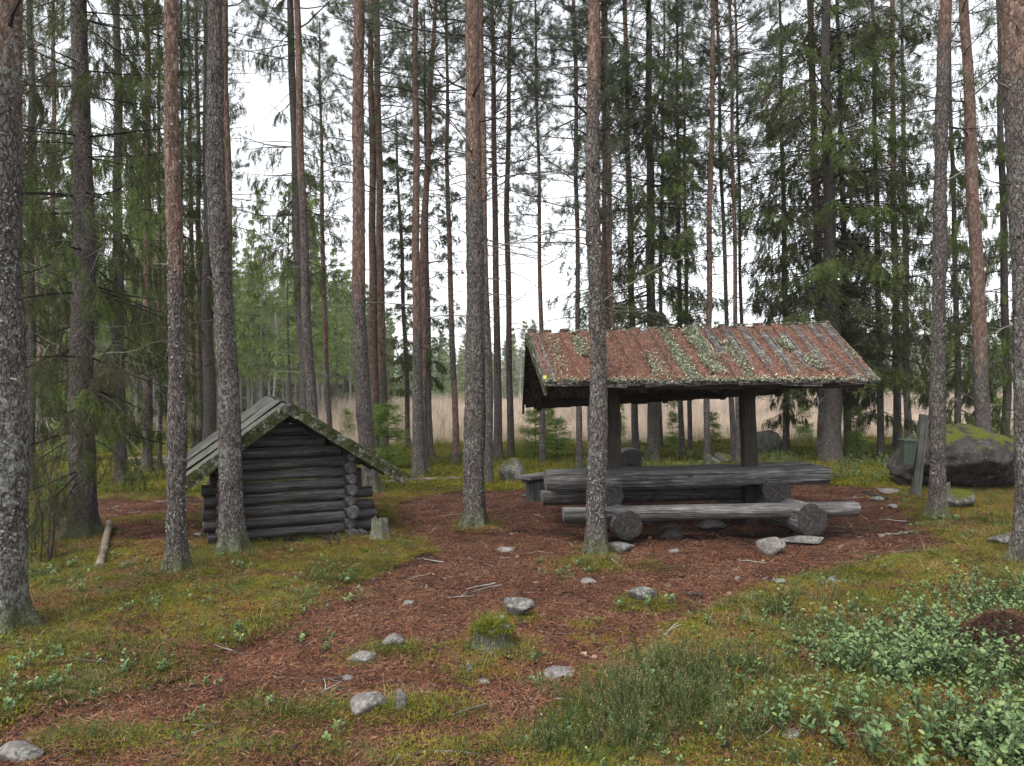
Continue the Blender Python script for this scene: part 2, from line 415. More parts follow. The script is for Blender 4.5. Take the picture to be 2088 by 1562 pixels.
def litter_w(x, y):
    """1 on the bare needle-covered clearing and path, 0 on moss"""
    w = np.zeros(np.shape(x))
    for j, am in enumerate((.5, .9, 1.4)):
        xx = x + am * .25 * n2(x, y, 2.6 + j, 3 + j); yy = y + am * .32 * n2(x, y, 2.1 + j, 9 + j) * np.clip(y / 8, .4, 2)
        for p in LITG: w = w + inside(xx, yy, p) / 3.
    for a, b, c, d in MS:
        w = w * (1 - np.exp(-(((x - a) / c) ** 2 + ((y - b) / d) ** 2) * 1.2) * 1.0)
    patch = n2(x, y, 1.7, 31)
    w = w - np.clip(patch - .25, 0, 1) * 1.7 * np.clip(1.3 - y / 7, .15, 1)
    return np.clip(w, 0, 1)
DARK_GROUND = [(G(1400, 1088), 1.55, .55), (G(1560, 1075), .8, .4), (G(560, 1095), 1.0, .5)]  # patches of darker ground with thinner litter below table and shed
def dark_ground_w(x, y):
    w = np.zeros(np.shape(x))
    for g, a, c in DARK_GROUND: w = np.maximum(w, np.exp(-(((x - g[0]) / a) ** 4 + ((y - g[1]) / c) ** 4)))
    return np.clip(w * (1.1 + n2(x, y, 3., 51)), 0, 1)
def field_w(x, y):
    edge = 23 + 3 * n2(x, y, .12, 5)
    w = np.clip((y - edge) / 4, 0, 1)
    left = -(1044 - (640 + (y - 30) * 2.5)) / F * y
    return w * np.clip((x - left + 1) / 2, 0, 1)
def ground_z(x, y, moss=None):
    x, y = np.asarray(x, float), np.asarray(y, float)
    k = np.clip((y - 10) / 15, 0, 1)
    z = .02 * n2(x, y, 1.3, 1) + .012 * n2(x, y, 5, 2) + k * .10 * n2(x, y, .35, 4) + np.clip((y - 25) / 60, 0, 1) * .35 * n2(x, y, .06, 6)
    if moss is None: moss = 1 - litter_w(x, y)
    return z + .035 * moss + .018 * moss * n2(x, y, 9, 8) + .04 * moss * n2(x, y, 3.1, 14, 2) - .02
def build_ground():
    D = np.concatenate([np.linspace(-12, 2.2, 30), 2.25 * (14 / 2.25) ** np.linspace(0, 1, 330), 14.2 * (900 / 14.2) ** np.linspace(0, 1, 120)])
    t = np.linspace(-1, 1, 420)
    X = t[None] * (np.maximum(D, 3)[:, None] * .95 + 1.5); Y = np.broadcast_to(D[:, None], X.shape)
    X = np.where(Y < 0, t[None] * 12, X)
    x, y = X.ravel(), Y.ravel()
    mo = 1 - litter_w(x, y); z = ground_z(x, y, mo)
    near = (y > 2) & (y < 9)
    z[near] += .006 * n2(x[near], y[near], 28, 12, 2)
    b = MB(); b.add(np.stack([x, y, z], -1), grid_faces(len(t), len(D)))
    put('ground', b.mesh('ground', M['ground'], True, {'moss': mo * (1 - dark_ground_w(x, y)), 'field': field_w(x, y), 'dark_ground': dark_ground_w(x, y)}), None, None, 'structure')
build_ground()

# ------------------------------------------------------------------ scattered ground cover (nobody could count it)
def gn_scatter(name, pts, rot, scl, idx, variants, label):
    c = bpy.data.collections.new(name + '_kinds')
    for k, me in enumerate(variants):
        o = bpy.data.objects.new('%s_kind_%02d' % (name, k), me); c.objects.link(o)
    me = bpy.data.meshes.new(name); me.vertices.add(len(pts)); me.vertices.foreach_set('co', np.asarray(pts, float).ravel())
    a = me.attributes.new('rot', 'FLOAT_VECTOR', 'POINT'); a.data.foreach_set('vector', np.asarray(rot, np.float32).ravel())
    a = me.attributes.new('scl', 'FLOAT_VECTOR', 'POINT'); a.data.foreach_set('vector', np.repeat(np.asarray(scl, np.float32)[:, None], 3, 1).ravel())
    a = me.attributes.new('idx', 'INT', 'POINT'); a.data.foreach_set('value', np.asarray(idx, np.int32))
    o = put(name, me, None, None, 'stuff'); o['label'] = label
    ng = bpy.data.node_groups.new(name, 'GeometryNodeTree')
    ng.interface.new_socket('Geometry', in_out='INPUT', socket_type='NodeSocketGeometry')
    ng.interface.new_socket('Geometry', in_out='OUTPUT', socket_type='NodeSocketGeometry')
    N = ng.nodes; i = N.new('NodeGroupInput'); u = N.new('NodeGroupOutput'); ip = N.new('GeometryNodeInstanceOnPoints')
    ci = N.new('GeometryNodeCollectionInfo'); ci.inputs['Collection'].default_value = c
    ci.inputs['Separate Children'].default_value = True; ci.inputs['Reset Children'].default_value = True
    ip.inputs['Pick Instance'].default_value = True
    L = ng.links
    L.new(i.outputs[0], ip.inputs['Points']); L.new(ci.outputs[0], ip.inputs['Instance'])
    for nm, ty, sock in (('rot', 'FLOAT_VECTOR', 'Rotation'), ('scl', 'FLOAT_VECTOR', 'Scale'), ('idx', 'INT', 'Instance Index')):
        x = N.new('GeometryNodeInputNamedAttribute'); x.data_type = ty; x.inputs[0].default_value = nm
        L.new(x.outputs[0], ip.inputs[sock])
    L.new(ip.outputs[0], u.inputs[0])
    m = o.modifiers.new('scatter', 'NODES'); m.node_group = ng
    return o
def blades(n, rad, h, w, lean, r, flat=False, tint=(0, 1), pts=2, curve=.5):
    """n thin blades; returns MB pieces"""
    a = r.uniform(0, 2 * np.pi, n); q = rad * np.sqrt(r.random(n))
    base = np.stack([q * np.cos(a), q * np.sin(a), np.zeros(n)], -1)
    az = r.uniform(0, 2 * np.pi, n); le = r.uniform(lean * .3, lean, n)
    d = np.stack([np.cos(az) * np.sin(le), np.sin(az) * np.sin(le), np.cos(le)], -1)
    H = h * r.uniform(.5, 1.2, n)
    Pt = poly(base, d, H, pts, curve, .05, r)
    side = nrm(np.cross(d, np.array([0, 0, 1.]) + 1e-3 * r.normal(size=(n, 3))))
    wd = w * r.uniform(.6, 1.2, n)
    vs = []
    for k in range(pts):
        ww = (wd * (1 - k / pts) * .5)[:, None] * side
        vs += [Pt[:, k] - ww, Pt[:, k] + ww]
    vs.append(Pt[:, -1]); V = np.stack(vs, 1); K = V.shape[1]
    f = []
    for k in range(pts - 1): f.append(np.array([[2 * k, 2 * k + 1, 2 * k + 3], [2 * k, 2 * k + 3, 2 * k + 2]]))
    f.append(np.array([[2 * pts - 2, 2 * pts - 1, 2 * pts]]))
    f = np.concatenate(f)
    Fc = (f[None] + (np.arange(n) * K)[:, None, None]).reshape(-1, 3)
    tt = r.uniform(tint[0], tint[1], n)
    return V.reshape(-1, 3), Fc, np.repeat(tt, K)
def litter_patch(seed):
    r = np.random.default_rng(seed); b = MB(); n = 210
    a = r.uniform(0, 2 * np.pi, n); q = .17 * np.sqrt(r.random(n))
    c = np.stack([q * np.cos(a), q * np.sin(a), r.uniform(.001, .014, n)], -1)
    az = r.uniform(0, np.pi * 2, n); tl = r.normal(0, .16, n)
    d = np.stack([np.cos(az), np.sin(az), tl], -1); L = r.uniform(.018, .034, n)
    s = nrm(np.cross(d, [0, 0, 1.])) * .0013 * r.uniform(.7, 1.6, n)[:, None]
    bend = np.stack([np.zeros(n), np.zeros(n), r.uniform(0, .004, n)], -1) + s * r.normal(0, 2, n)[:, None]
    V = np.stack([c - d * L[:, None], c + bend - s, c + bend + s, c + d * L[:, None]], 1)
    f = (np.array([[0, 1, 2], [1, 3, 2]])[None] + (np.arange(n) * 4)[:, None, None]).reshape(-1, 3)
    b.add(V.reshape(-1, 3), f, np.repeat(r.random(n) ** .8, 4), 0)
    m = 24
    a = r.uniform(0, 2 * np.pi, m); q = .16 * np.sqrt(r.random(m)); c = np.stack([q * np.cos(a), q * np.sin(a), r.uniform(.004, .014, m)], -1)
    vs = []
    sz = r.uniform(.003, .008, m) + .007 * r.random(m) ** 5
    th = np.linspace(0, 2 * np.pi, 6)[:-1]
    for k in range(m):
        rr = sz[k] * r.uniform(.5, 1.3, 5)
        vs.append(c[k] + np.stack([np.cos(th) * rr * 1.4, np.sin(th) * rr, r.normal(0, .003, 5)], -1))
    b.add(np.concatenate(vs), np.arange(m * 5).reshape(m, 5), np.repeat(r.random(m) ** 2.6, 5), 1)
    return b.mesh('litter_patch', [M['needle'], M['chips']], False)
def moss_patch(seed, t0=0., t1=1.):
    r = np.random.default_rng(seed); b = MB()
    v, f, t = blades(170, .13, .022, .0045, .9, r, pts=1, tint=(t0, t1))
    v[:, 2] += .012 * (1 - (np.hypot(v[:, 0], v[:, 1]) / .13) ** 2) - .004
    b.add(v, f, t)
    v, f, t = blades(16, .12, .05, .0018, 1.4, r, tint=(.4, 1), pts=2)
    b.add(v, f, t, 1)
    return b.mesh('moss_patch', [M['moss'], M['needle']], False)
def grass_tuft(seed, n=26, h=.15, dry=.5):
    r = np.random.default_rng(seed); b = MB()
    v, f, t = blades(n, .05, h, .0032, .75, r, tint=(0, dry), pts=4, curve=1.3)
    b.add(v, f, t)
    v, f, t = blades(5, .06, h * 1.6, .002, 1.1, r, tint=(.8, 1), pts=4, curve=1.6)
    b.add(v, f, t)
    return b.mesh('grass_tuft', [M['grass']], False)
def leaf_geo(c, d, up, L, w):
    """oval folded leaves; c base (n,3), d direction, up normal"""
    n = len(c); s = nrm(np.cross(d, up)); up = np.cross(s, d)
    L, w = L[:, None], w[:, None]
    pts = [c, c + d * L * .3 + s * w * .8 + up * w * .25, c + d * L * .7 + s * w * .85 + up * w * .2, c + d * L - up * w * .2,
           c + d * L * .7 - s * w * .85 + up * w * .2, c + d * L * .3 - s * w * .8 + up * w * .25, c + d * L * .5]
    V = np.stack(pts, 1)
    f = np.array([[0, 1, 6], [1, 2, 6], [2, 3, 6], [3, 4, 6], [4, 5, 6], [5, 0, 6]])
    return V.reshape(-1, 3), (f[None] + (np.arange(n) * 7)[:, None, None]).reshape(-1, 3)
def lingon(seed, stems=5, h=.13):
    r = np.random.default_rng(seed); b = MB()
    a = r.uniform(0, 6.28, stems); base = np.stack([.035 * np.cos(a), .035 * np.sin(a), np.zeros(stems)], -1)
    d = np.stack([.5 * np.cos(a), .5 * np.sin(a), np.ones(stems)], -1) + r.normal(0, .25, (stems, 3))
    H = h * r.uniform(.6, 1.2, stems)
    Pt = poly(base, d, H, 5, -.25, .12, r)
    v, q = tubes(Pt, np.broadcast_to(np.linspace(.0016, .0008, 6), (stems, 6)), 3); b.add(v, q, .4, 1)
    K = 11
    s = np.linspace(.3, 1, K)[None] + r.normal(0, .03, (stems, K))
    p, tg = samp(Pt, np.clip(s, 0, 1))
    az = (np.arange(stems * K) * 2.4 + r.normal(0, .3, stems * K))
    out = np.stack([np.cos(az), np.sin(az), r.uniform(.05, .7, stems * K)], -1)
    dd = nrm(out + tg * .25)
    up = nrm(tg + r.normal(0, .2, tg.shape))
    L = r.uniform(.014, .026, stems * K); v, f = leaf_geo(p, dd, up, L, L * .32)
    b.add(v, f, np.repeat(r.uniform(.0, .7, stems * K) + .3 * np.tile(np.linspace(0, 1, K), stems), 7), 0)
    return b.mesh('lingonberry', [M['berry_leaf'], M['twig']], False)
def heather(seed):
    r = np.random.default_rng(seed); b = MB(); n = 12
    a = r.uniform(0, 6.28, n); base = np.stack([.05 * np.cos(a), .05 * np.sin(a), np.zeros(n)], -1)
    d = np.stack([.45 * np.cos(a), .45 * np.sin(a), np.ones(n)], -1) + r.normal(0, .15, (n, 3))
    Pt = poly(base, d, r.uniform(.12, .24, n), 6, -.2, .08, r)
    v, q = tubes(Pt, np.broadcast_to(np.linspace(.0018, .0007, 7), (n, 7)), 3); b.add(v, q, .5, 1)
    s = r.uniform(.25, .9, (n, 9)); p, tg = samp(Pt, s)
    P2 = poly(p, tg + r.normal(0, .35, p.shape), r.uniform(.025, .06, len(p)), 2, -.3, .05, r)
    v, f, t = barbs(P2, 9, .0055, .0035, r, .9); b.add(v, f, t * .8)
    v, f, t = barbs(P2[:, 1:], 3, .005, .006, r, .4); b.add(v, f, .97)
    v, f, t = barbs(Pt[:, 2:], 8, .006, .0035, r, .9); b.add(v, f, t * .8)
    return b.mesh('heather', [M['heather'], M['twig']], False)
def twig_mesh(seed):
    r = np.random.default_rng(seed); b = MB()
    L = r.uniform(.07, .24); Pt = poly(np.array([[-L / 2, 0, .006]]), np.array([[1., 0, .02]]), L, 6, 0, .12, r)
    Pt[..., 2] = np.abs(Pt[..., 2]) * .4 + .005
    v, q = tubes(Pt, np.linspace(.0045, .0018, 7)[None], 5); b.add(v, q, r.uniform(.3, 1))
    if r.random() < .6:
        p, tg = samp(Pt, np.array([[.5]])); P2 = poly(p, tg + np.array([[0, r.choice([-.8, .8]), .1]]), L * .35, 3, 0, .1, r)
        v, q = tubes(P2, np.linspace(.003, .0012, 4)[None], 4); b.add(v, q, r.uniform(.3, 1))
    return b.mesh('fallen_twig', [M['grey_twig'] if r.random() < .5 else M['twig']], True)
def lichen_bit(seed):
    r = np.random.default_rng(seed); b = MB()
    v, f, t = blades(34, .016, .016, .006, 1.3, r, pts=1, tint=(.1, .85)); b.add(v, f, t)
    return b.mesh('lichen_bit', [M['lichen']], False)
def leaf_bit(seed):
    r = np.random.default_rng(seed); b = MB()
    c = np.array([[0, 0, .01]]); v, f = leaf_geo(c, nrm(np.array([[1, 0, r.uniform(0, .3)]])), np.array([[0, r.normal(0, .3), 1.]]), np.array([r.uniform(.03, .055)]), np.array([r.uniform(.014, .02)]))
    v[:, 2] += r.normal(0, .004, len(v)); b.add(v, f, r.random())
    return b.mesh('dead_leaf', [M['dead_leaf']], False)
def cone_mesh(seed):
    r = np.random.default_rng(seed); b = MB(); u = np.linspace(0, 1, 7); th = np.linspace(0, 2 * np.pi, 9)[:-1]
    rad = .013 * np.sin(np.pi * (u * .85 + .12)); V = np.stack([np.repeat(u * .04, 8), np.outer(rad, np.cos(th)).ravel(), .012 + np.outer(rad, np.sin(th)).ravel()], -1)
    V += r.normal(0, .0015, V.shape); b.add(V, grid_faces(8, 7, True), r.uniform(.1, .4))
    return b.mesh('pine_cone', [M['chips']], False)

def rand_ground(n, y0, y1, power=1.0, side=.74):
    """points in the part of the ground that the lens (and a step aside) sees, denser near"""
    u = rng.random(n * 2)
    y = y0 * (y1 / y0) ** (u ** power)
    x = rng.uniform(-1, 1, n * 2) * (y * side + .6)
    return x[:n], y[:n]
def place(name, n, y0, y1, dens, variants, smin, smax, label, tilt=.1, zoff=0., power=1.0, zone=None):
    x, y = rand_ground(n, y0, y1, power)
    k = rng.random(len(x)) < dens(x, y); x, y = x[k], y[k]
    z = ground_z(x, y) + zoff
    rot = np.stack([rng.normal(0, tilt, len(x)), rng.normal(0, tilt, len(x)), rng.uniform(0, 6.28, len(x))], -1)
    return gn_scatter(name, np.stack([x, y, z], -1), rot, rng.uniform(smin, smax, len(x)), rng.integers(0, len(variants), len(x)) if zone is None else
                      np.clip((n2(x, y, zone, 61, 4) * .9 + .5 + rng.normal(0, .13, len(x))) * len(variants), 0, len(variants) - 1).astype(int), variants, label)
def blob(x, y, L):
    w = 0
    for a, b, c, d, h in L:
        g = G(a, b); w = np.maximum(w, h * np.exp(-(((x - g[0]) / c) ** 2 + ((y - g[1]) / d) ** 2)))
    return w
lw = litter_w
DENS_BERRY = [(1880, 1320, .42, .40, 2.2), (1930, 1400, .40, .28, 1.6), (1970, 1480, .4, .15, .3), (1770, 1250, .18, .2, .5), (2060, 1250, .35, .3, .7), (1930, 1220, .4, .2, .2), (2060, 1430, .25, .25, 1.1), (1680, 1500, .3, .2, .12), (1400, 1550, .35, .08, .12), (1850, 960, 1.0, 1.5, .6), (1750, 975, 1.0, 1.0, .9), (2060, 1540, .4, .2, .9)]
DENS_SHRUB = [(180, 1180, .5, .5, .8), (560, 1290, .35, .35, .8), (90, 1330, .3, .3, .8), (420, 1130, .4, .3, .7), (330, 1220, .4, .4, .6), (650, 1215, .3, .35, .6), (100, 1420, .4, .2, .7), (1200, 1165, .25, .2, .5), (1990, 1090, .8, .6, .7), (1900, 1120, .5, .4, .5)]
DENS_HEATH = [(1310, 1460, .30, .22, 1.2), (1440, 1390, .28, .24, 1.1), (1260, 1530, .3, .10, .7), (1480, 1500, .25, .14, .5), (1520, 1340, .2, .25, .3), (1660, 1270, .3, .4, .25)]
ANT = G(2050, 1330)
def notant(x, y): return 1 - np.exp(-(((x - ANT[0]) / .30) ** 2 + ((y - ANT[1] + .12) / .45) ** 2) * 1.6)
place('needle_litter', 30000, 2.6, 15, lambda x, y: (.42 + .58 * lw(x, y)) * (1 - .85 * dark_ground_w(x, y)) * np.clip(.62 + 1.1 * n2(x, y, 1.9, 19, 4), .12, 1), [litter_patch(i) for i in range(6)], .8, 1.3, 'fallen reddish brown pine needles covering the clearing', .05, 0, 1.0)
place('ground_moss', 30000, 2.6, 16, lambda x, y: (1 - lw(x, y)) * .95 * (1 - dark_ground_w(x, y)), [moss_patch(i + 20, a, c) for i, (a, c) in enumerate(((0, .3), (.05, .45), (.15, .6), (.3, .75), (.45, .85), (.7, 1), (.85, 1.1)))], .7, 1.4, 'yellow green moss on the forest floor', .15, 0, 1.0, 1.3)
place('far_moss', 20000, 13, 34, lambda x, y: (1 - lw(x, y)) * (1 - field_w(x, y) * .7), [moss_patch(i + 30, a, c) for i, (a, c) in enumerate(((0, .3), (.1, .5), (.3, .6), (.45, .7), (.5, .75), (.6, .95)))], 1.5, 3.6, 'yellow green moss and low plants beyond the clearing', .1, 0, 1.2, .5)
place('low_shrubs', 5000, 11, 26, lambda x, y: (1 - lw(x, y)) * (1 - field_w(x, y) * .6) * np.clip(n2(x, y, .7, 87) * 1.6, .02, .8), [lingon(i + 190, 7, .2) for i in range(4)] + [grass_tuft(197 + i, n=30, h=.2, dry=.4) for i in range(2)], 1.0, 1.9, 'patches of low green bilberry shrubs beyond the clearing', .2)
place('grass_tufts', 19000, 2.7, 22, lambda x, y: (1 - lw(x, y)) * np.clip(.30 + .9 * n2(x, y, .9, 41) + .5 * n2(x, y, 4.5, 43), .03, 1) * np.where(y > 12, .5, 1), [grass_tuft(i + 40, n=20 + 4 * (i % 3), h=.10 + .025 * (i % 4), dry=.15 + .11 * i) for i in range(8)], .45, 1.15, 'thin yellow green grass growing through the moss', .15, zone=.8)
place('lingonberry_sprigs', 9000, 2.9, 14, lambda x, y: (1 - lw(x, y)) * np.clip(n2(x, y, 1.1, 77) * .5 - .02, .015, .2) + .2 * blob(x, y, DENS_BERRY), [lingon(i + 560, 3, .10) for i in range(6)], .6, 1.1, 'single small lingonberry sprigs scattered over the moss', .25)
place('lingonberry_shrubs', 20000, 2.9, 14, lambda x, y: (blob(x, y, DENS_BERRY) * np.clip(.5 + 2.2 * n2(x, y, 3.2, 71), .06, 1) ) * notant(x, y), [lingon(i + 60, 5, .15) for i in range(10)], .9, 1.75, 'low lingonberry shrubs with small oval green leaves', .2)
place('heather', 6000, 2.9, 8, lambda x, y: blob(x, y, DENS_HEATH) * np.clip(.55 + 1.8 * n2(x, y, 3.4, 73), .08, 1) * notant(x, y), [heather(i + 80) for i in range(7)], .7, 1.15, 'dark green heather with dry pinkish flower heads', .15)
place('bilberry_shrubs', 12000, 2.9, 12, lambda x, y: blob(x, y, DENS_SHRUB) * np.clip(.5 + 2.4 * n2(x, y, 2.6, 91), .05, 1) + (1 - lw(x, y)) * np.clip(n2(x, y, 1.5, 93) * .8, .03, .4), [grass_tuft(i + 170, n=34, h=.11, dry=.25) for i in range(3)] + [lingon(i + 180, 4, .09) for i in range(2)], .7, 1.3, 'dark green low shrubs and grass hummocks', .25)
place('fallen_twigs', 2300, 2.8, 15, lambda x, y: .2 + .4 * lw(x, y), [twig_mesh(i + 100) for i in range(14)], .5, 1.5, 'fallen bare twigs lying on the ground', .06)
place('fallen_lichen', 1500, 2.8, 12, lambda x, y: .35 + 0 * x, [lichen_bit(i + 120) for i in range(5)], .5, 1.5, 'pale lichen tufts fallen on the needles', .3)
place('dead_leaves', 1500, 2.8, 13, lambda x, y: .5 + 0 * x, [leaf_bit(i + 130) for i in range(6)], .6, 1.3, 'brown fallen leaves lying on the needles', .2)
place('pine_cones', 1100, 2.8, 11, lambda x, y: .2 + .5 * lw(x, y), [cone_mesh(i + 140) for i in range(3)], .7, 1.1, 'fallen pine cones on the needles', .3)

# the field of dry grass and birch shoots beyond the trees
def field_tuft(seed, red):
    r = np.random.default_rng(seed); b = MB()
    if red:
        n = 16; a = r.uniform(0, 6.28, n); base = np.stack([.5 * np.cos(a) * r.random(n), .5 * np.sin(a) * r.random(n), np.zeros(n)], -1)
        Pt = poly(base, np.array([0, 0, 1.]) + r.normal(0, .13, (n, 3)), r.uniform(.7, 1.5, n), 4, 0, .05, r)
        v, q = tubes(Pt, np.broadcast_to(np.linspace(.005, .0025, 5), (n, 5)), 3); b.add(v, q, np.repeat(r.random(n), 15))
        p, tg = samp(Pt, r.uniform(.3, .95, (n, 7))); P2 = poly(p, tg + r.normal(0, .45, p.shape), .25, 2, -.3, .05, r)
        v, q = tubes(P2, np.full((len(p), 3), .0022), 3); b.add(v, q, r.random())
        return b.mesh('birch_shoots', [M['redstem']], False)
    v, f, t = blades(70, .38, .62, .009, .42, r, pts=3, curve=.5); b.add(v, f, t)
    return b.mesh('dry_grass', [M['straw']], False)
place('field_grass', 26000, 21, 120, lambda x, y: field_w(x, y), [field_tuft(i + 150, False) for i in range(6)], .45, 1.35, 'tall dry straw coloured grass covering the open field', .08, -.03, .8)
place('birch_shoots', 7000, 22, 110, lambda x, y: field_w(x, y) * np.clip(.3 + 1.6 * n2(x, y, .12, 55), .03, 1), [field_tuft(i + 160, True) for i in range(6)], .45, 1.15, 'reddish leafless birch shoots among the dry grass', .05, -.03, .85)

# ------------------------------------------------------------------ tree crowns (meshes shared between trees)
def spruce_crown(seed, H=18., Rm=2.3, h0=1.5, whorl=.36, nb=5, k2=12, k3=6, hang=1.0, zfine=11., leaf='spruce_leaf', bl=.056, bw=.019, k3b=14, dead0=0., sparse=0.):
    r = np.random.default_rng(seed); b = MB()
    z = np.arange(h0, H * .98, whorl); z = z + r.normal(0, .1, len(z))
    zz = np.repeat(z, nb) + r.normal(0, .06, len(z) * nb); keep = r.random(len(zz)) > sparse; zz = zz[keep]
    B = len(zz); rel = np.clip((zz - h0) / (H - h0), 0, 1)
    az = r.uniform(0, 2 * np.pi, B)
    low = np.clip((zz - h0) / 1.5, 0, 1) * .45 + .55
    L = Rm * (1 - rel) ** .75 * r.uniform(.55, 1.12, B) * low + .12
    up = -.25 + .9 * rel ** 1.2 + r.normal(0, .1, B)
    d = np.stack([np.cos(az), np.sin(az), up], -1)
    Pt = poly(np.stack([np.zeros(B), np.zeros(B), zz], -1), d, L, 8, .35 * hang * (1 - rel), .05, r)
    Pt[:, :, 2] += (np.linspace(0, 1, 9)[None] ** 3) * (L * .16)[:, None]     # tips turn up
    tr = np.linspace(1, .25, 9)[None] * (.006 + .006 * L)[:, None]
    v, q = tubes(Pt, tr, 3); b.add(v, q, .25, 1)
    fine = zz < zfine
    for sel, f2, f3 in ((fine, 1., 1.), (~fine, .55, .6)):
        Q, l = Pt[sel], L[sel]; n = len(Q)
        if not n: continue
        K2 = max(3, int(k2 * f2)); s = np.sort(r.uniform(.15, 1., (n, K2)), 1)
        p, tg = samp(Q, s); sd = np.where(r.random(len(p)) < .5, -1., 1.)
        lat = nrm(np.cross(tg, [0, 0, 1.])) * sd[:, None]
        l2 = (np.repeat(l, K2) * .34 * (1.2 - s.ravel()) + .07) * r.uniform(.6, 1.3, len(p))
        P2 = poly(p, tg * .6 + lat * .8 + np.array([0, 0, -.35 * hang]), l2, 4, 1.1 * hang, .12, r)
        tint2 = np.clip(np.repeat(r.normal(.5, .2, n), K2) + r.normal(0, .1, len(p)), 0, 1)
        v, q = tubes(P2, np.broadcast_to(np.linspace(.004, .0018, 5), (len(P2), 5)), 3); b.add(v, q, .3, 1)
        v, f, t = barbs(P2, max(2, int(5 * f2)), bl, bw, r, .7, tint2); b.add(v, f, np.clip(t, 0, 1))
        K3 = max(2, int(k3 * f3)); s3 = r.uniform(.1, 1, (len(P2), K3)); p3, t3 = samp(P2, s3)
        P3 = poly(p3, t3 * .6 + r.normal(0, .55, p3.shape) + np.array([0, 0, -.5 * hang]), r.uniform(.08, .24, len(p3)), 2, .8 * hang, .1, r)
        v, f, t = barbs(P3, max(2, int(k3b * f3 / 2)), bl, bw, r, .8, np.repeat(tint2, K3)); b.add(v, f, np.clip(t, 0, 1))
    return b.mesh('crown', [M[leaf], M['twig']], False)
def dead_twigs(seed, z0, z1, n, L, grey=False, up=.15, thick=.006, sub=5):
    r = np.random.default_rng(seed); b = MB()
    zz = r.uniform(z0, z1, n); az = r.uniform(0, 6.28, n)
    d = np.stack([np.cos(az), np.sin(az), r.normal(up, .25, n)], -1)
    ll = L * r.uniform(.2, 1.2, n)
    Pt = poly(np.stack([np.zeros(n), np.zeros(n), zz], -1), d, ll, 6, .25, .13, r)
    v, q = tubes(Pt, np.linspace(1, .25, 7)[None] * (thick * (.5 + ll / L))[:, None], 4); b.add(v, q, np.repeat(r.random(n), 28))
    p, tg = samp(Pt, r.uniform(.25, 1, (n, sub))); P2 = poly(p, tg + r.normal(0, .6, p.shape), np.repeat(ll, sub) * .35, 3, .2, .2, r)
    v, q = tubes(P2, np.broadcast_to(np.linspace(.0028, .0012, 4), (len(p), 4)), 3); b.add(v, q, np.repeat(r.random(len(p)), 12))
    return b.mesh('dead_branches', [M['grey_twig' if grey else 'twig']], False)
def pine_crown(seed, H=18., h0=7.5, Rm=2.0, nb=4, whorl=.42, k2=11, k3=6, nt=15, tl=.08, tw=.0085):
    r = np.random.default_rng(seed); b = MB()
    z = np.arange(h0, H * .985, whorl); zz = np.repeat(z, nb) + r.normal(0, .12, len(z) * nb)
    keep = r.random(len(zz)) < np.clip(.45 + (zz - h0) / 3, 0, 1); zz = zz[keep]
    B = len(zz); rel = np.clip((zz - h0) / (H - h0), 0, 1); az = r.uniform(0, 6.28, B)
    L = Rm * (1 - rel) ** .55 * r.uniform(.4, 1.1, B) + .2
    d = np.stack([np.cos(az), np.sin(az), .1 + .7 * rel + r.normal(0, .2, B)], -1)
    Pt = poly(np.stack([np.zeros(B), np.zeros(B), zz], -1), d, L, 7, -.1, .13, r)
    v, q = tubes(Pt, np.linspace(1, .25, 8)[None] * (.006 + .007 * L)[:, None], 4); b.add(v, q, .4, 1)
    s = r.uniform(.3, 1, (B, k2)); p, tg = samp(Pt, s)
    l2 = np.repeat(L, k2) * .3 * (1.25 - s.ravel()) + .1
    P2 = poly(p, tg * .7 + r.normal(0, .5, p.shape) * np.array([1, 1, .5]), l2 * r.uniform(.6, 1.3, len(p)), 4, -.35, .14, r)
    v, q = tubes(P2, np.broadcast_to(np.linspace(.0045, .002, 5), (len(p), 5)), 3); b.add(v, q, .5, 1)
    s3 = r.uniform(.3, 1, (len(P2), k3)); s3[:, -1] = 1; p3, t3 = samp(P2, s3)
    P3 = poly(p3, t3 + r.normal(0, .5, p3.shape), r.uniform(.04, .12, len(p3)), 1, -.3, .05, r)
    tint = np.clip(np.repeat(np.repeat(r.normal(.5, .2, B), k2), k3) + r.normal(0, .08, len(p3)), 0, 1)
    v, f, t = barbs(P3, nt, tl, tw, r, .7, tint); b.add(v, f, np.clip(t, 0, 1))
    return b.mesh('crown', [M['pine_leaf'], M['twig']], False)

CR = {}
CR['spH'] = [spruce_crown(208, 18, 2.2, 4.3, .45, 4, 11, 5, 1.0, 10.5, sparse=.3, k3b=10)]
CR['spA'] = [spruce_crown(200 + i, 18, 2.5, 2.1, .32, 6, 13, 6, 1.05, 9.5, bl=.062, bw=.022, k3b=9) for i in range(2)]
CR['spL'] = [spruce_crown(205 + i, 18, 2.3, 1.5, .38, 5, 12, 6, 1.35, 9.5, sparse=.2) for i in range(1)]            # mature, drooping
CR['spN'] = [spruce_crown(210 + i, 18, 1.9, .9, .42, 5, 15, 8, 1.3, 7.5, sparse=.1, bl=.032, bw=.0105, k3b=14) for i in range(1)]   # near, left edge
CR['spT'] = [spruce_crown(220 + i, 14, 1.1, 2.6, .42, 4, 9, 4, .9, 12, sparse=.35) for i in range(2)]     # thin
CR['stand'] = [spruce_crown(230 + i, 11, 1.25, 3.2, .36, 5, 6, 3, .8, 20, 'stand_leaf', .07, .028, 6) for i in range(4)]
CR['pine'] = [pine_crown(240 + i, 18, 7.0 + i * .6, 1.9, 4, .5) for i in range(3)]
CR['pineT'] = [pine_crown(250 + i, 14, 5.4, 1.15, 4, .46, 9, 5, 12) for i in range(3)]
CR['pineH'] = [pine_crown(260, 18, 10.5, 2.1, 4, .5, 6, 3, 5, .10, .016)]
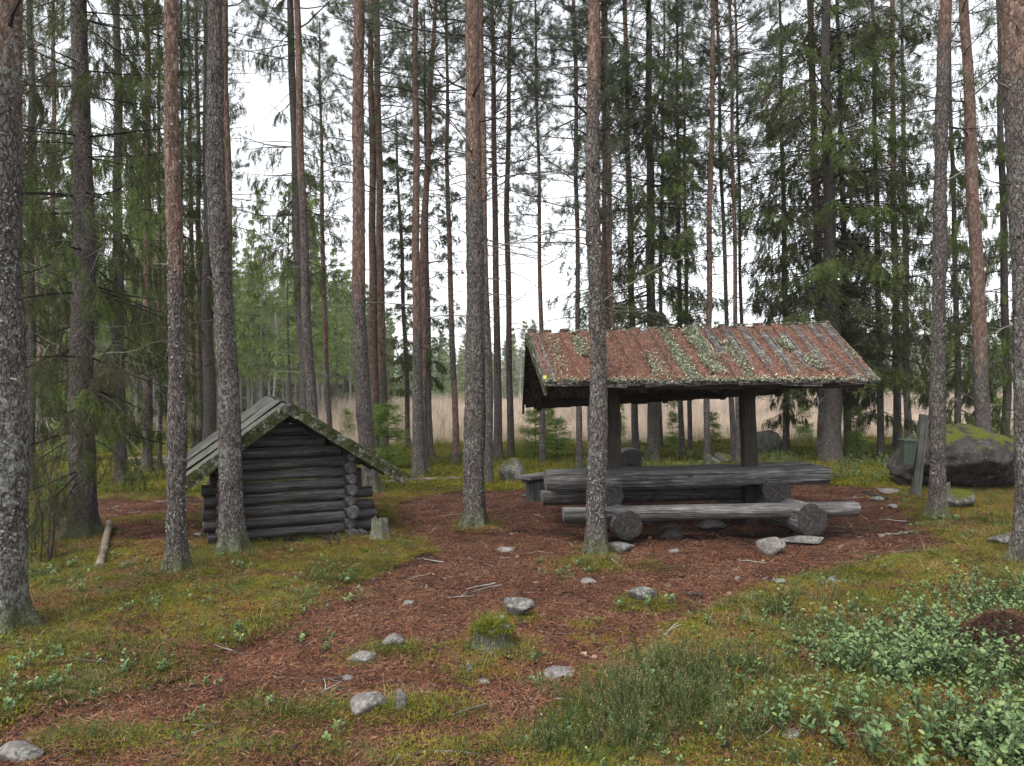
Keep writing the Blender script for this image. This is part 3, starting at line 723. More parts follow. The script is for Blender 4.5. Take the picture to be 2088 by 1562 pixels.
CR['sapling'] = [spruce_crown(270 + i, 1.6, .5, .08, .09, 5, 6, 3, .2, 3, 'sapling', .028, .012, 12) for i in range(3)]
DT = {'pine': [dead_twigs(300 + i, 2.5, 8.5, 34, 1.25) for i in range(4)], 'thin': [dead_twigs(310 + i, 1.6, 7, 30, .7, thick=.004) for i in range(3)],
      'stand': [dead_twigs(320 + i, .8, 4.5, 42, .75, True, thick=.004, sub=3) for i in range(3)], 'spruce': [dead_twigs(330, .9, 4, 30, .9, True, thick=.004, sub=6)]}

# ------------------------------------------------------------------ trunks
def trunk_mesh(zs, cx, cy_, rad, seg, mat_, age, lich, disp=0., flare=.35, cell=1.0):
    n = len(zs); th = np.arange(seg) / seg * 2 * np.pi
    z0 = zs[0]
    fl = 1 + flare * np.exp(-np.maximum(zs - z0 - .1, 0) / .15)
    rr = (rad * fl)[:, None] * np.ones(seg)[None]
    lob = 1 + .24 * np.exp(-np.maximum(zs - z0 - .1, 0) / .2)[:, None] * np.sin(th * 5 + cx[0] * 9)[None]
    rr = rr * lob
    X = cx[:, None] + rr * np.cos(th); Y = cy_[:, None] + rr * np.sin(th); Z = np.repeat(zs[:, None], seg, 1)
    if disp:
        p = np.stack([X, Y, Z * .38], -1).reshape(-1, 3) + 31.7 * cx[0]
        a = fbm(p * 30 * cell, 3).reshape(n, seg); ridge = 1 - np.abs(a) * 2.2
        c = fbm(p * 70, 2).reshape(n, seg)
        dd = disp * (-.9 * np.clip(ridge, 0, 1) ** 2 + .35 * c + .45)
        big = fbm(np.stack([X, Y, Z * .6], -1).reshape(-1, 3) * 3, 2).reshape(n, seg) * disp * 1.2
        X = X + (dd + big) * np.cos(th); Y = Y + (dd + big) * np.sin(th)
    b = MB(); b.add(np.stack([X, Y, Z], -1), grid_faces(seg, n, True))
    foot = np.clip(1 - (zs - z0 - .1) / .5, 0, 1)
    at = {'age': np.repeat(age, seg), 'lichen': np.repeat(lich, seg), 'foot': np.repeat(foot, seg)}
    return b.mesh('trunk', mat_, True, at)
def stub_mesh(L, r0, seed, up=.3, grey=False):
    r = np.random.default_rng(seed); Pt = poly(np.zeros((1, 3)), np.array([[1., 0, up]]), L, 7, .0, .16, r)
    b = MB(); v, q = tubes(Pt, (np.linspace(1, .35, 8) * r0)[None], 6); b.add(v, q, r.uniform(.0, .4))
    if L > .35:
        p, tg = samp(Pt, r.uniform(.3, .95, (1, 5))); P2 = poly(p, tg + r.normal(0, .7, p.shape), L * .3, 4, .1, .15, r)
        v, q = tubes(P2, np.broadcast_to(np.linspace(.35, .12, 5) * r0, (len(p), 5)), 4); b.add(v, q, .4)
    return b.mesh('branch', [M['grey_twig' if grey else 'twig']], True)
def flakes(cxf, cyf, rf, n, z0, z1, seed, size=.0085):
    r = np.random.default_rng(seed); n = int(n * 1.15)
    z = z0 + (z1 - z0) * r.random(n) ** 1.5; cl = fbm(np.stack([z * 1.3, z * 0 + seed, z * 0], -1), 2)
    th = r.uniform(0, 2 * np.pi, n)
    pn = fbm(np.stack([np.cos(th) * 1.5, np.sin(th) * 1.5, z * 1.6], -1) * 1.6 + seed, 3)
    k = (pn + .3 * cl) > .02; z, th = z[k], th[k]; n = len(z)
    nr = np.stack([np.cos(th), np.sin(th), 0 * th], -1); tg = np.stack([-np.sin(th), np.cos(th), 0 * th], -1); up = np.array([[0, 0, 1.]])
    c = np.stack([cxf(z), cyf(z), z], -1) + nr * (rf(z))[:, None]
    a = np.arange(5) / 5 * 2 * np.pi; s = size * r.uniform(.4, 1.5, (n, 1)) * r.uniform(.6, 1.3, (n, 5))
    V = c[:, None] + (np.cos(a) * s)[..., None] * tg[:, None] + (np.sin(a) * s)[..., None] * up[None] + (nr[:, None] * (r.uniform(.0, .9, (n, 5)) * s)[..., None])
    V = np.concatenate([V, c[:, None] + nr[:, None] * .002], 1)
    f = np.array([[0, 1, 5], [1, 2, 5], [2, 3, 5], [3, 4, 5], [4, 0, 5]])
    b = MB(); b.add(V.reshape(-1, 3), (f[None] + (np.arange(n) * 6)[:, None, None]).reshape(-1, 3), np.repeat(r.random(n), 6))
    return b.mesh('lichen', [M['lichen']], False)

def tree(kind, pts, label, D=None, H=18., crown=None, cs=1.0, red=None, lich=.5, dead='auto', stubs=0, group='pine trees around the clearing', near=None, flake=0, crownrot=None, seed=0, damage=None, lean=None):
    """pts: base first, (px, py, width px); stands where its foot meets the ground (or at depth D)"""
    D = D or GD(pts[0][0], pts[0][1])
    p3 = [P(x, y, D) for x, y, w in pts]; rr = [w / 2 * D / F for x, y, w in pts]
    if p3[0][2] > .05:      # foot hidden: carry the trunk on down to the ground
        a, c = p3[0], p3[1]; k = (0 - a[2]) / (c[2] - a[2]); q = a + (c - a) * k * .6; q[2] = 0
        p3.insert(0, q); rr.insert(0, rr[0] * 1.04)
    base = p3[0].copy(); gz = float(ground_z(np.array([base[0]]), np.array([base[1]]))[0]); base[2] = gz
    a, c = p3[-2], p3[-1]; top = p3[-1].copy()
    if H > top[2] + 1:
        k = min((H - c[2]) / max(c[2] - a[2], .5), 3.) ; dv = (c - a) * k; q = c + dv * (H - c[2]) / max(dv[2], 1e-3) if dv[2] > 0 else c
        q[0] = c[0] + np.clip(q[0] - c[0], -.5, .5); q[1] = c[1]; q[2] = H
        p3.append(q); rr.append(max(.02, rr[-1] * .2))
    A = np.array(p3); A[:, 1] = base[1] + (A[:, 1] - A[0, 1]) * 0.2
    zk = A[:, 2] - gz
    near = (D < 10.5) if near is None else near
    if near:
        zs = np.concatenate([np.arange(-.12, min(H, 6.4), .03), np.arange(6.5, H - gz, .25)]); seg = 40
    else:
        zs = np.arange(-.12, H - gz, .16 if D < 22 else .3); seg = 12 if D < 22 else 8
    wv = .012 * (1 if not near else .6)
    cxa = np.interp(zs, zk, A[:, 0] - base[0]) + wv * np.sin(zs * 1.7 + base[0] * 5)
    cya = np.interp(zs, zk, A[:, 1] - base[1]); ra = np.interp(zs, zk, rr)
    if near: ra = ra * .97
    ra = ra * (1 + .05 * fbm(np.stack([zs * 2.1, zs * 0 + base[0] * 3, zs * 0], -1), 3)); cxa = cxa + .5 * np.interp(zs, zk, rr) * fbm(np.stack([zs * .55, zs * 0 + base[0], zs * 0 + 5], -1), 2)
    red_z = 99 if red is None else red
    age = np.clip(.5 + (zs - red_z) * .45, 0, 1.15)
    if damage: age = np.maximum(age, np.where((zs > damage[0]) & (zs < damage[1]), 1.2, 0))
    li = np.clip(lich - (zs / 7) * .35, 0, 1)
    g = group if group else None
    e = thing({'pine': 'pine_tree', 'spruce': 'spruce_tree'}[kind], base, label, kind + ' tree', g)
    W = T(base)
    put('trunk', trunk_mesh(zs, cxa, cya, ra, seg, M['pine_bark' if kind == 'pine' else 'spruce_bark'], age, li, (.015 if kind == 'pine' else .006) if near else 0, .62 if kind == 'pine' else .8), e, W)
    fx = lambda z: np.interp(z, zs, cxa); fy = lambda z: np.interp(z, zs, cya); fr = lambda z: np.interp(z, zs, ra)
    lx = (fx(min(H - 1, 9.)) - fx(0.)) / min(H - 1, 9.)
    MR = W @ Matrix.Rotation(math.atan(lx), 4, 'Y')
    rs = np.random.default_rng(seed + int(abs(base[0]) * 1000))
    if crown:
        s = H / {'spA': 18, 'spH': 18, 'spL': 18, 'spN': 18, 'spT': 14, 'pine': 18, 'pineT': 14, 'pineH': 18}[crown]
        me = CR[crown][rs.integers(len(CR[crown]))]
        rz = rs.uniform(0, 6.28) if crownrot is None else crownrot
        put('crown', me, e, MR @ Matrix.Rotation(rz, 4, 'Z') @ Matrix.Diagonal((s * cs, s * cs, s, 1)))
    dk = {'pine': 'pine', 'pineT': 'thin', 'pineH': None, 'spT': 'thin', 'spA': 'spruce', 'spH': 'spruce', 'spL': 'spruce', 'spN': 'spruce', None: None}[crown] if dead == 'auto' else dead
    if dk:
        o = put('dead_branches', DT[dk][rs.integers(len(DT[dk]))], e, MR @ Matrix.Rotation(rs.uniform(0, 6.28), 4, 'Z'), 'stuff')
    if isinstance(stubs, int): stubs = [(rs.uniform(1.2, 5.5), rs.uniform(-180, 180), rs.uniform(.03, .05 + .18 * rs.random() ** 2), rs.uniform(.006, .012)) for _ in range(stubs + (7 if kind == 'pine' and D < 21 else 0))]
    for i, (z, azd, L, r0) in enumerate(stubs):
        az = R(azd); p = base + np.array([fx(z) + fr(z) * .8 * math.cos(az), fy(z) + fr(z) * .8 * math.sin(az), z])
        put('branch', stub_mesh(L, r0, seed + i + int(z * 10), rs.uniform(-.2, .7), rs.random() < .3), e, T(p) @ Matrix.Rotation(az, 4, 'Z'))
    if flake:
        put('lichen', flakes(fx, fy, fr, flake, .02, 5.0, seed + 5), e, W, 'stuff')
    return e

NG = 'pine trees around the clearing'
tree('pine', [(-4, 1290, 100), (-4, 900, 90), (-6, 450, 88), (-8, 0, 92)], 'thick lichen-crusted pine trunk cut off by the left edge of the photo', red=3.7, lich=.8, crown='pineH', flake=5200,
     stubs=[(4.2, -30, .30, .016), (3.25, -70, .12, .018), (2.15, -55, .14, .014), (1.75, -40, .22, .010), (1.35, -75, .12, .014), (3.9, -80, .1, .02)], seed=1)
tree('spruce', [(172, 1095, 52), (170, 900, 50), (172, 600, 44), (165, 300, 36), (158, 0, 30)], 'dark spruce with a thick straight trunk beside the small fallen pole', crown='spN', H=17, lich=.3, group='spruce trees around the clearing', dead='spruce', seed=2, near=True)
tree('pine', [(362, 1165, 42), (358, 800, 34), (353, 500, 31), (348, 250, 29), (343, 0, 27)], 'slim reddish pine in front of the left end of the log shed', red=2.7, lich=.62, crown='pineH', flake=2600, stubs=9, seed=3)
tree('pine', [(479, 1128, 50), (466, 900, 44), (452, 600, 39), (438, 300, 35), (428, 0, 31)], 'grey brown leaning pine right in front of the log shed gable', red=6.5, lich=.72, crown='pineH', flake=3000, stubs=9, seed=4)
tree('pine', [(476, 830, 20), (466, 600, 18), (460, 300, 17), (453, 0, 14)], 'orange pine half hidden behind the leaning pine at the shed', D=15, red=2.0, lich=.2, crown='pine', stubs=3, seed=5)
tree('spruce', [(622, 830, 24), (610, 550, 20), (598, 250, 16), (588, 0, 13)], 'dark branchy spruce rising behind the shed roof, left of its pair', D=15.5, crown='spH', H=17, cs=.8, lich=.3, group='spruce trees around the clearing', dead='spruce', seed=6)
tree('pine', [(634, 830, 22), (622, 550, 18), (610, 250, 15), (602, 0, 13)], 'brown pine touching the dark spruce behind the shed roof', D=14.2, red=5.5, lich=.3, crown='pine', stubs=6, seed=7)
tree('pine', [(672, 870, 11), (660, 600, 10), (656, 400, 8)], 'thin straight reddish pine over the right slope of the shed roof', D=21, red=2.2, H=12, lich=.2, crown='pineT', seed=8)
tree('pine', [(756, 1005, 34), (742, 850, 32), (732, 600, 27), (730, 300, 24), (729, 0, 20)], 'tall grey pine just right of the shed, its foot behind the roof board', red=3.2, lich=.5, crown='pine', stubs=8, seed=9, near=True, H=19)
tree('pine', [(765, 925, 20), (762, 700, 18), (757, 300, 13), (753, 0, 11)], 'left stem of the red twin pines beyond the shed', red=1.5, lich=.25, crown='pine', stubs=5, seed=10)
tree('pine', [(783, 925, 19), (778, 700, 17), (771, 300, 14), (765, 0, 12)], 'right stem of the red twin pines beyond the shed', red=2.2, lich=.25, crown='pine', stubs=5, seed=11)
tree('spruce', [(833, 915, 11), (826, 700, 9), (815, 450, 7)], 'thin dark spruce with sparse drooping branches before the open field', H=10, crown='spT', cs=1.5, lich=.2, group='spruce trees around the clearing', seed=12)
tree('pine', [(855, 978, 29), (853, 850, 23), (850, 600, 17), (848, 300, 13), (845, 0, 11)], 'orange topped pine with a grey foot standing between the shed and the big middle pine', red=2.6, lich=.6, crown='pine', stubs=6, seed=13, H=17)
tree('pine', [(866, 960, 16), (862, 700, 15), (866, 440, 14), (872, 300, 11), (886, 0, 8)], 'bright orange pine pressed close behind the grey footed one', red=1.9, lich=.2, crown='pine', stubs=4, seed=14, H=16)
tree('spruce', [(878, 938, 11), (874, 700, 9), (870, 450, 8)], 'thin black stemmed spruce right of the orange pines', H=11, crown='spT', cs=1.5, lich=.2, group='spruce trees around the clearing', seed=15)
tree('pine', [(932, 950, 15), (927, 800, 12), (918, 600, 11), (912, 300, 8), (911, 120, 6)], 'thin pine with red bark stripped bare on its lower stem', red=3.0, lich=.1, crown='pineT', stubs=4, seed=16, H=14, damage=(.2, 1.8))
tree('pine', [(972, 1072, 44), (971, 850, 43), (970, 600, 38), (967, 300, 32), (962, 0, 27)], 'biggest pine in the middle of the clearing, thick and lichen-crusted below', red=4.2, lich=.65, crown='pine', flake=3600, seed=17, H=20,
     stubs=[(2.9, 20, .22, .012), (3.6, 170, .16, .01), (4.1, -60, .14, .012), (4.6, -100, .2, .012), (5.0, -20, .5, .012), (5.4, 190, .6, .012), (3.1, -100, .06, .014), (4.3, -85, .1, .014), (5.3, -80, .3, .02), (2.2, 15, .12, .01)])
tree('pine', [(999, 992, 20), (997, 800, 18), (990, 600, 15), (985, 300, 13)], 'pine hiding right behind the biggest middle pine', red=3.5, lich=.6, crown='pine', seed=18)
tree('pine', [(1019, 942, 18), (1014, 700, 14), (1010, 450, 12), (1006, 200, 10), (1003, 0, 9)], 'reddish grey pine, first to the right of the big middle pine', red=3.4, lich=.3, crown='pine', stubs=7, seed=19, H=17)
tree('pine', [(1043, 936, 15), (1039, 700, 12), (1034, 450, 11), (1036, 200, 9), (1041, 0, 8)], 'slender pink brown pine beside the mossy rock', red=2.8, lich=.25, crown='pine', stubs=7, seed=20, H=16)
tree('pine', [(1109, 950, 12), (1106, 800, 10), (1101, 500, 8), (1096, 250, 6)], 'young slim pine left of the shelter with its whole crown in view', red=3.0, lich=.1, crown='pineT', seed=21, H=11.5)
tree('pine', [(1181, 962, 14), (1179, 700, 10), (1177, 450, 9), (1172, 100, 8)], 'slim purplish pine rising behind the left gable of the shelter', red=8, lich=.2, crown='pineT', seed=22, H=14, dead='pine')
tree('pine', [(1222, 1125, 42), (1219, 900, 38), (1216, 700, 33), (1213, 400, 29), (1210, 0, 26)], 'grey lichened pine standing right in front of the shelter table', red=4.6, lich=.6, crown='pine', flake=3000, seed=23, H=18,
     stubs=[(3.4, -170, .12, .012), (4.3, 175, .22, .012), (4.5, -160, .32, .014), (3.9, -95, .07, .014), (5.2, -150, .3, .012), (3.0, -30, .06, .01), (2.7, 20, .08, .01), (5.3, -10, .2, .01)])
tree('pine', [(1234, 900, 12), (1236, 660, 11), (1233, 400, 10), (1230, 0, 8)], 'left one of two touching orange pines behind the shelter roof', D=15.8, red=1.5, lich=.2, crown='pine', seed=24, H=17)
tree('pine', [(1248, 900, 13), (1247, 660, 11), (1243, 400, 10), (1234, 0, 8)], 'right one of two touching orange pines behind the shelter roof', D=15.6, red=1.6, lich=.2, crown='pine', seed=25, H=17)
tree('pine', [(1201, 968, 10), (1202, 850, 9), (1205, 600, 8)], 'thin dark pine peeping out beside the grey lichened pine', red=6, lich=.3, crown='pineT', H=12, seed=26)
tree('pine', [(1296, 925, 15), (1290, 700, 13), (1284, 450, 12), (1279, 200, 10), (1277, 0, 9)], 'pale brown pine in front of the big dark spruce behind the roof', red=4.5, lich=.4, crown='pineT', stubs=7, seed=27, H=17)
tree('spruce', [(1331, 945, 22), (1328, 700, 19), (1326, 450, 17), (1324, 150, 13), (1323, 0, 11)], 'big dark green spruce towering behind the middle of the shelter roof', crown='spA', H=17, cs=1.12, lich=.2, group='spruce trees around the clearing', seed=28, dead=None)
tree('pine', [(1346, 917, 10), (1345, 700, 8), (1350, 400, 7)], 'thin dark stem tight against the big dark spruce', red=9, lich=.2, crown='pineT', H=13, seed=29, group=NG)
tree('spruce', [(1391, 930, 12), (1386, 700, 10), (1384, 400, 8)], 'slim spruce stem between the big dark spruce and the right post', crown='spT', H=13, lich=.3, group='spruce trees around the clearing', seed=30)
tree('pine', [(1408, 920, 10), (1402, 700, 9), (1399, 450, 7)], 'slim brown pine, next right of the slim spruce stem', red=4, lich=.2, crown='pineT', H=13, seed=31)
tree('pine', [(1441, 952, 13), (1444, 700, 12), (1448, 450, 11), (1453, 200, 10), (1457, 0, 8)], 'pinkish grey pine bending right, left of the right shelter post', red=3.2, lich=.4, crown='pineT', stubs=5, seed=32, H=17, dead='pine')
tree('pine', [(1497, 945, 13), (1487, 750, 9), (1478, 500, 8), (1470, 250, 7), (1465, 0, 6)], 'thin purplish pine bending left above the shelter roof', red=9, lich=.4, crown='pineT', seed=33, H=16)
tree('pine', [(1505, 948, 11), (1502, 700, 9), (1499, 450, 8), (1494, 150, 7)], 'thin red brown pine right of the bending purplish one', red=3.2, lich=.4, crown='pineT', seed=34, H=16, dead='pine')
tree('pine', [(1517, 930, 9), (1512, 600, 7), (1508, 350, 6)], 'thinnest grey stem over the shelter roof, beside the red brown one', red=9, lich=.2, crown='pineT', seed=35, H=14)
tree('spruce', [(1606, 925, 14), (1604, 800, 12), (1600, 500, 10)], 'slim drooping spruce seen under the right end of the roof', lich=.5, crown='spL', cs=.75, seed=36, H=14, group='spruce trees around the clearing')
tree('spruce', [(1701, 945, 40), (1698, 800, 34), (1693, 500, 25), (1689, 250, 20), (1687, 0, 17)], 'mighty spruce with the widest trunk, right of the shelter', crown='spA', H=19, cs=1.25, lich=.25, group='spruce trees around the clearing', seed=37)
tree('pine', [(1679, 935, 19), (1676, 800, 17), (1667, 500, 16), (1662, 250, 14), (1655, 0, 12)], 'lichened pine pressed against the left side of the mighty spruce', red=4.2, lich=.8, crown='pineT', seed=38, H=17)
tree('spruce', [(1731, 915, 16), (1728, 800, 15), (1722, 500, 12)], 'second spruce stem tucked behind the right side of the mighty spruce', crown='spA', H=15, cs=.8, lich=.3, group='spruce trees around the clearing', seed=39, D=19)
tree('spruce', [(1797, 895, 14), (1793, 760, 12), (1790, 500, 11)], 'drooping spruce between the mighty spruce and the bin post', crown='spL', H=14, cs=1.05, lich=.3, group='spruce trees around the clearing', seed=40, D=17.5)
tree('pine', [(1829, 900, 16), (1827, 700, 13), (1825, 400, 11), (1822, 0, 9)], 'thin orange pine glimpsed through drooping spruce above the bin', D=20, red=2.4, lich=.2, crown='pineT', seed=41, H=17)
tree('pine', [(1853, 905, 15), (1850, 750, 13), (1848, 500, 12)], 'grey pine stem directly behind the green bin', red=9, lich=.2, crown='pineT', seed=42, H=15, D=23)
tree('pine', [(1908, 1058, 33), (1911, 900, 29), (1916, 700, 27), (1919, 450, 26), (1927, 200, 24), (1937, 0, 22)], 'brown pine leaning right in front of the big mossy boulder', red=6, lich=.55, crown='pineH', flake=900, stubs=[(2.2, 170, .07, .012), (4.2, -10, .6, .012), (4.9, 10, .5, .012), (5.1, 175, .4, .01), (1.6, -80, .05, .012), (2.9, -100, .05, .012)], seed=43)
tree('pine', [(2004, 900, 30), (2000, 800, 28), (1991, 550, 25), (1982, 350, 23), (1974, 100, 19)], 'sturdy orange brown pine rising behind the big mossy boulder', D=14.8, red=2.2, lich=.3, crown='pineT', stubs=4, seed=44, H=17)
tree('spruce', [(1953, 880, 13), (1950, 600, 10), (1944, 300, 8)], 'slim dark spruce between the leaning pine and the sturdy pine', D=16.5, crown='spL', H=15, cs=.85, lich=.2, group='spruce trees around the clearing', seed=45)
tree('spruce', [(2052, 900, 16), (2050, 600, 14), (2046, 300, 12)], 'dark spruce between the boulder pine and the right edge pine', D=17, crown='spL', H=15, cs=1.0, lich=.2, group='spruce trees around the clearing', seed=46)
tree('pine', [(2104, 1150, 70), (2104, 900, 60), (2101, 500, 60), (2092, 250, 62), (2084, 0, 64)], 'thick pine cut off by the right edge of the photo', red=4.3, lich=.7, crown='pineH', flake=2600, stubs=[(4.4, -170, .3, .016), (3.5, -175, .25, .012), (3.0, -150, .1, .01), (4.9, -120, .1, .02), (2.2, 170, .4, .01)], seed=47)
# left, behind the shed and the near spruce
tree('spruce', [(248, 990, 24), (245, 800, 22), (240, 500, 18)], 'second dark spruce behind the left pines, its trunk low and grey', crown='spL', H=16, cs=.8, lich=.3, group='spruce trees around the clearing', seed=48)
tree('pine', [(302, 966, 20), (301, 700, 17), (299, 400, 14), (296, 100, 11)], 'orange brown pine between the two left spruces and the slim reddish pine', red=1.9, lich=.2, crown='pine', seed=49, H=16)
tree('pine', [(326, 962, 9), (325, 700, 8), (322, 400, 7)], 'thin pine beside the orange brown one by the fallen trunk', red=2.4, lich=.2, crown='pineT', seed=50, H=14)
tree('pine', [(396, 900, 11), (391, 650, 10), (386, 350, 8)], 'thin orange pine between the slim reddish pine and the shed tree', D=19, red=1.6, lich=.1, crown='pineT', seed=51, H=15)
tree('pine', [(410, 900, 12), (407, 650, 11), (402, 350, 9)], 'red stemmed pine, nearest to the shed tree on its left', D=18, red=2.0, lich=.1, crown='pineT', seed=52, H=15)
tree('spruce', [(428, 900, 27), (424, 700, 22), (421, 450, 18)], 'grey spruce trunk showing behind the left slope of the shed roof', D=16.5, crown='spH', H=15, cs=.6, lich=.2, group='spruce trees around the clearing', seed=53, dead=None)
tree('pine', [(112, 960, 14), (108, 700, 12), (106, 400, 10)], 'orange pine glimpsed through spruce twigs near the left edge', D=19, red=1.9, lich=.1, crown='pineT', seed=54, H=15)
tree('spruce', [(66, 985, 16), (64, 700, 14), (60, 400, 12)], 'dense dark spruce beside the thick left edge pine', D=13, crown='spL', H=15, cs=.75, lich=.2, group='spruce trees around the clearing', seed=55)
tree('pine', [(88, 950, 9), (76, 600, 8), (66, 200, 7)], 'thin orange pine behind the dense dark spruce at the left', D=22, red=2.2, lich=.1, crown='pineT', seed=56, H=15)
tree('spruce', [(372, 930, 9), (370, 600, 8), (368, 300, 6)], 'thin dark spruce with drooping twigs behind the slim reddish pine', D=17, crown='spL', H=14, cs=.55, lich=.2, group='spruce trees around the clearing', seed=57)

# ------------------------------------------------------------------ young spruce stand at the left, far wood beyond the field
def slim_trunk(H, r0, matname, seed, lich=.2):
    r = np.random.default_rng(seed); zs = np.arange(-.2, H, .5)
    return trunk_mesh(zs, .03 * np.sin(zs * .8 + seed), .03 * np.cos(zs * .6 + seed), np.interp(zs, [0, H], [r0, .012]), 6, M[matname], np.full(len(zs), .1), np.full(len(zs), lich), 0, .2)
def palebark(t):
    v = t.coord('Object', (1, 1, .4)); f = t.noise(v, 30, 5, .7)
    t.col(t.ramp(f, [(.35, (.085, .078, .07)), (.5, (.19, .18, .165)), (.7, (.32, .31, .29))]))
M['pale_bark'] = mat('pale_bark', palebark, .95, .1)
def birchbark(t):
    v = t.coord('Object', (1, 1, 1)); f = t.noise(t.coord('Object', (6, 6, 30)), 1.2, 4, .7)
    t.col(t.ramp(f, [(.40, (.03, .028, .026)), (.47, (.30, .29, .28)), (.7, (.52, .51, .49))]))
M['birch_bark'] = mat('birch_bark', birchbark, .8, .2)
ST = [slim_trunk(11, .075, 'pale_bark' if i < 2 else 'spruce_bark', 400 + i) for i in range(3)]
def copy_tree(src, name, loc, rz, s, label, cat, group, sxy=None):
    e = thing(name, loc, label, cat, group)
    Mx = T(loc) @ Matrix.Rotation(rz, 4, 'Z') @ Matrix.Diagonal((sxy or s, sxy or s, s, 1))
    for nm, me, kd in src: put(nm, me, e, Mx, kd)
    return e
r = np.random.default_rng(99)
n = 0
for k in range(9000):
    D = 25 + 42 * r.random() ** 1.15; edge = 640 + (D - 30) * 2.4
    px = r.uniform(-60, edge) if r.random() < .7 else edge - r.uniform(0, 60)
    x = (px - 1044) / F * D
    if k == 0: used = []
    if any((x - a) ** 2 + (D - c) ** 2 < (1.9 if D < 34 else 2.1) ** 2 for a, c in used): continue
    used.append((x, D)); n += 1
    s = r.uniform(.78, 1.1) * (1.0 if px < 420 else .92) ; s *= 1.12 if D > 45 else 1.0
    i = r.integers(4)
    copy_tree([('trunk', ST[r.integers(3)], None), ('crown', CR['stand'][i], None), ('dead_branches', DT['stand'][r.integers(3)], 'stuff')], 'spruce_tree',
              (x, D, float(ground_z(np.array([x]), np.array([D]))[0])), r.uniform(0, 6.28), s, 'slim young spruce with grey dead lower twigs in the dense stand left of the field', 'spruce tree', 'young spruces in the dense stand', s * r.uniform(.85, 1.1))
    if n >= 178: break
print('stand trees', n)
def bare_birch(seed, H=11, white=True):
    r = np.random.default_rng(seed); b = MB(); zs = np.linspace(-.2, H, 14)
    Pt = np.stack([.12 * np.sin(zs * .5 + seed), .08 * np.cos(zs * .7), zs], -1)[None]
    v, q = tubes(Pt, np.linspace(.085, .01, 14)[None], 6); b.add(v, q, .5, 0); tr = b.mesh('trunk', [M['birch_bark' if white else 'pale_bark']])
    b = MB(); p, tg = samp(Pt, r.uniform(.3, .98, (1, 40)))
    az = r.uniform(0, 6.28, 40); rel = p[:, 2] / H
    P1 = poly(p, np.stack([np.cos(az), np.sin(az), np.full(40, 1.1)], -1), 2.4 * (1.15 - rel) * r.uniform(.6, 1.1, 40), 5, .1, .08, r)
    v, q = tubes(P1, np.broadcast_to(np.linspace(.02, .006, 6), (40, 6)), 3); b.add(v, q, .4)
    p, tg = samp(P1, r.uniform(.2, 1, (40, 8))); P2 = poly(p, tg + r.normal(0, .4, p.shape), .6, 3, 0, .1, r)
    v, q = tubes(P2, np.full((len(p), 4), .007), 3); b.add(v, q, .6)
    p, tg = samp(P2, r.uniform(.2, 1, (len(P2), 2))); P3 = poly(p, tg + r.normal(0, .4, p.shape), .35, 2, .2, .1, r)
    v, q = tubes(P3, np.full((len(p), 3), .005), 3); b.add(v, q, .6)
    return tr, b.mesh('crown', [M['grey_twig']], False)
BI = [bare_birch(500 + i, 11, i != 2) for i in range(3)]
CR['far'] = [spruce_crown(280 + i, 11, 1.7, .6, .5, 5, 5, 2, .6, 20, 'stand_leaf', .16, .07, 6) for i in range(3)]
used = []
for k in range(1500):
    px = r.uniform(560, 2500) ; D = r.uniform(94, 118)
    x = (px - 1044) / F * D
    if any((x - a) ** 2 + (D - c) ** 2 < 3.4 ** 2 for a, c in used): continue
    used.append((x, D))
    loc = (x, D, float(ground_z(np.array([x]), np.array([D]))[0])); s = r.uniform(.55, .95) * (1.15 if D > 125 else .9)
    if px > 1500: s *= 1.2
    if r.random() < .30:
        t_, c_ = BI[r.integers(3)]
        copy_tree([('trunk', t_, None), ('crown', c_, None)], 'birch_tree', loc, r.uniform(0, 6), s, 'leafless pale birch in the far wood across the field', 'birch tree', 'bare birches across the field')
    else:
        copy_tree([('trunk', ST[r.integers(3)], None), ('crown', CR['far'][r.integers(3)], None)], 'spruce_tree', loc, r.uniform(0, 6), s, 'distant green spruce in the wood across the field', 'spruce tree', 'spruces across the field')
    if len(used) >= 105: break
for k, (px, D, s, lab) in enumerate([(1062, 62, .62, 'bare whitish birch standing alone left of the shelter gable'), (560, 36, .8, 'pale birch stem among young spruces above the shed roof'), (952, 75, .7, 'bare birch in the field left of the big middle pine'), (1872, 60, .6, 'thin white birch stem far behind the green bin')]):
    x = (px - 1044) / F * D
    copy_tree([('trunk', BI[k % 2][0], None), ('crown', BI[k % 2][1], None)], 'birch_tree', (x, D, 0), k * 1.3, s, lab, 'birch tree', None)
# the wood goes on behind as one mass
r2 = np.random.default_rng(5); q = []
for k in range(1100):
    D = 118 + 130 * r2.random() ** 1.3; q.append((r2.uniform(-.62, 1.15) * D, D, r2.uniform(.75, 1.2)))
for k in range(420):
    D = r2.uniform(66, 112); px = r2.uniform(-80, min(640 + (D - 30) * 2.4, 800)); q.append(((px - 1044) / F * D, D, r2.uniform(.8, 1.15)))
q = np.array(q); zz = ground_z(q[:, 0], q[:, 1]); rz = np.stack([0 * zz, 0 * zz, r2.uniform(0, 6.28, len(q))], -1); pts = np.stack([q[:, 0], q[:, 1], zz], -1)
gn_scatter('distant_wood', pts, rz, q[:, 2], r2.integers(0, len(CR['far']), len(q)), CR['far'], 'distant spruce wood behind the field and the stand, reading as one mass')
gn_scatter('distant_trunks', pts, rz, q[:, 2], r2.integers(0, len(ST), len(q)), ST, 'pale trunks of the distant wood')

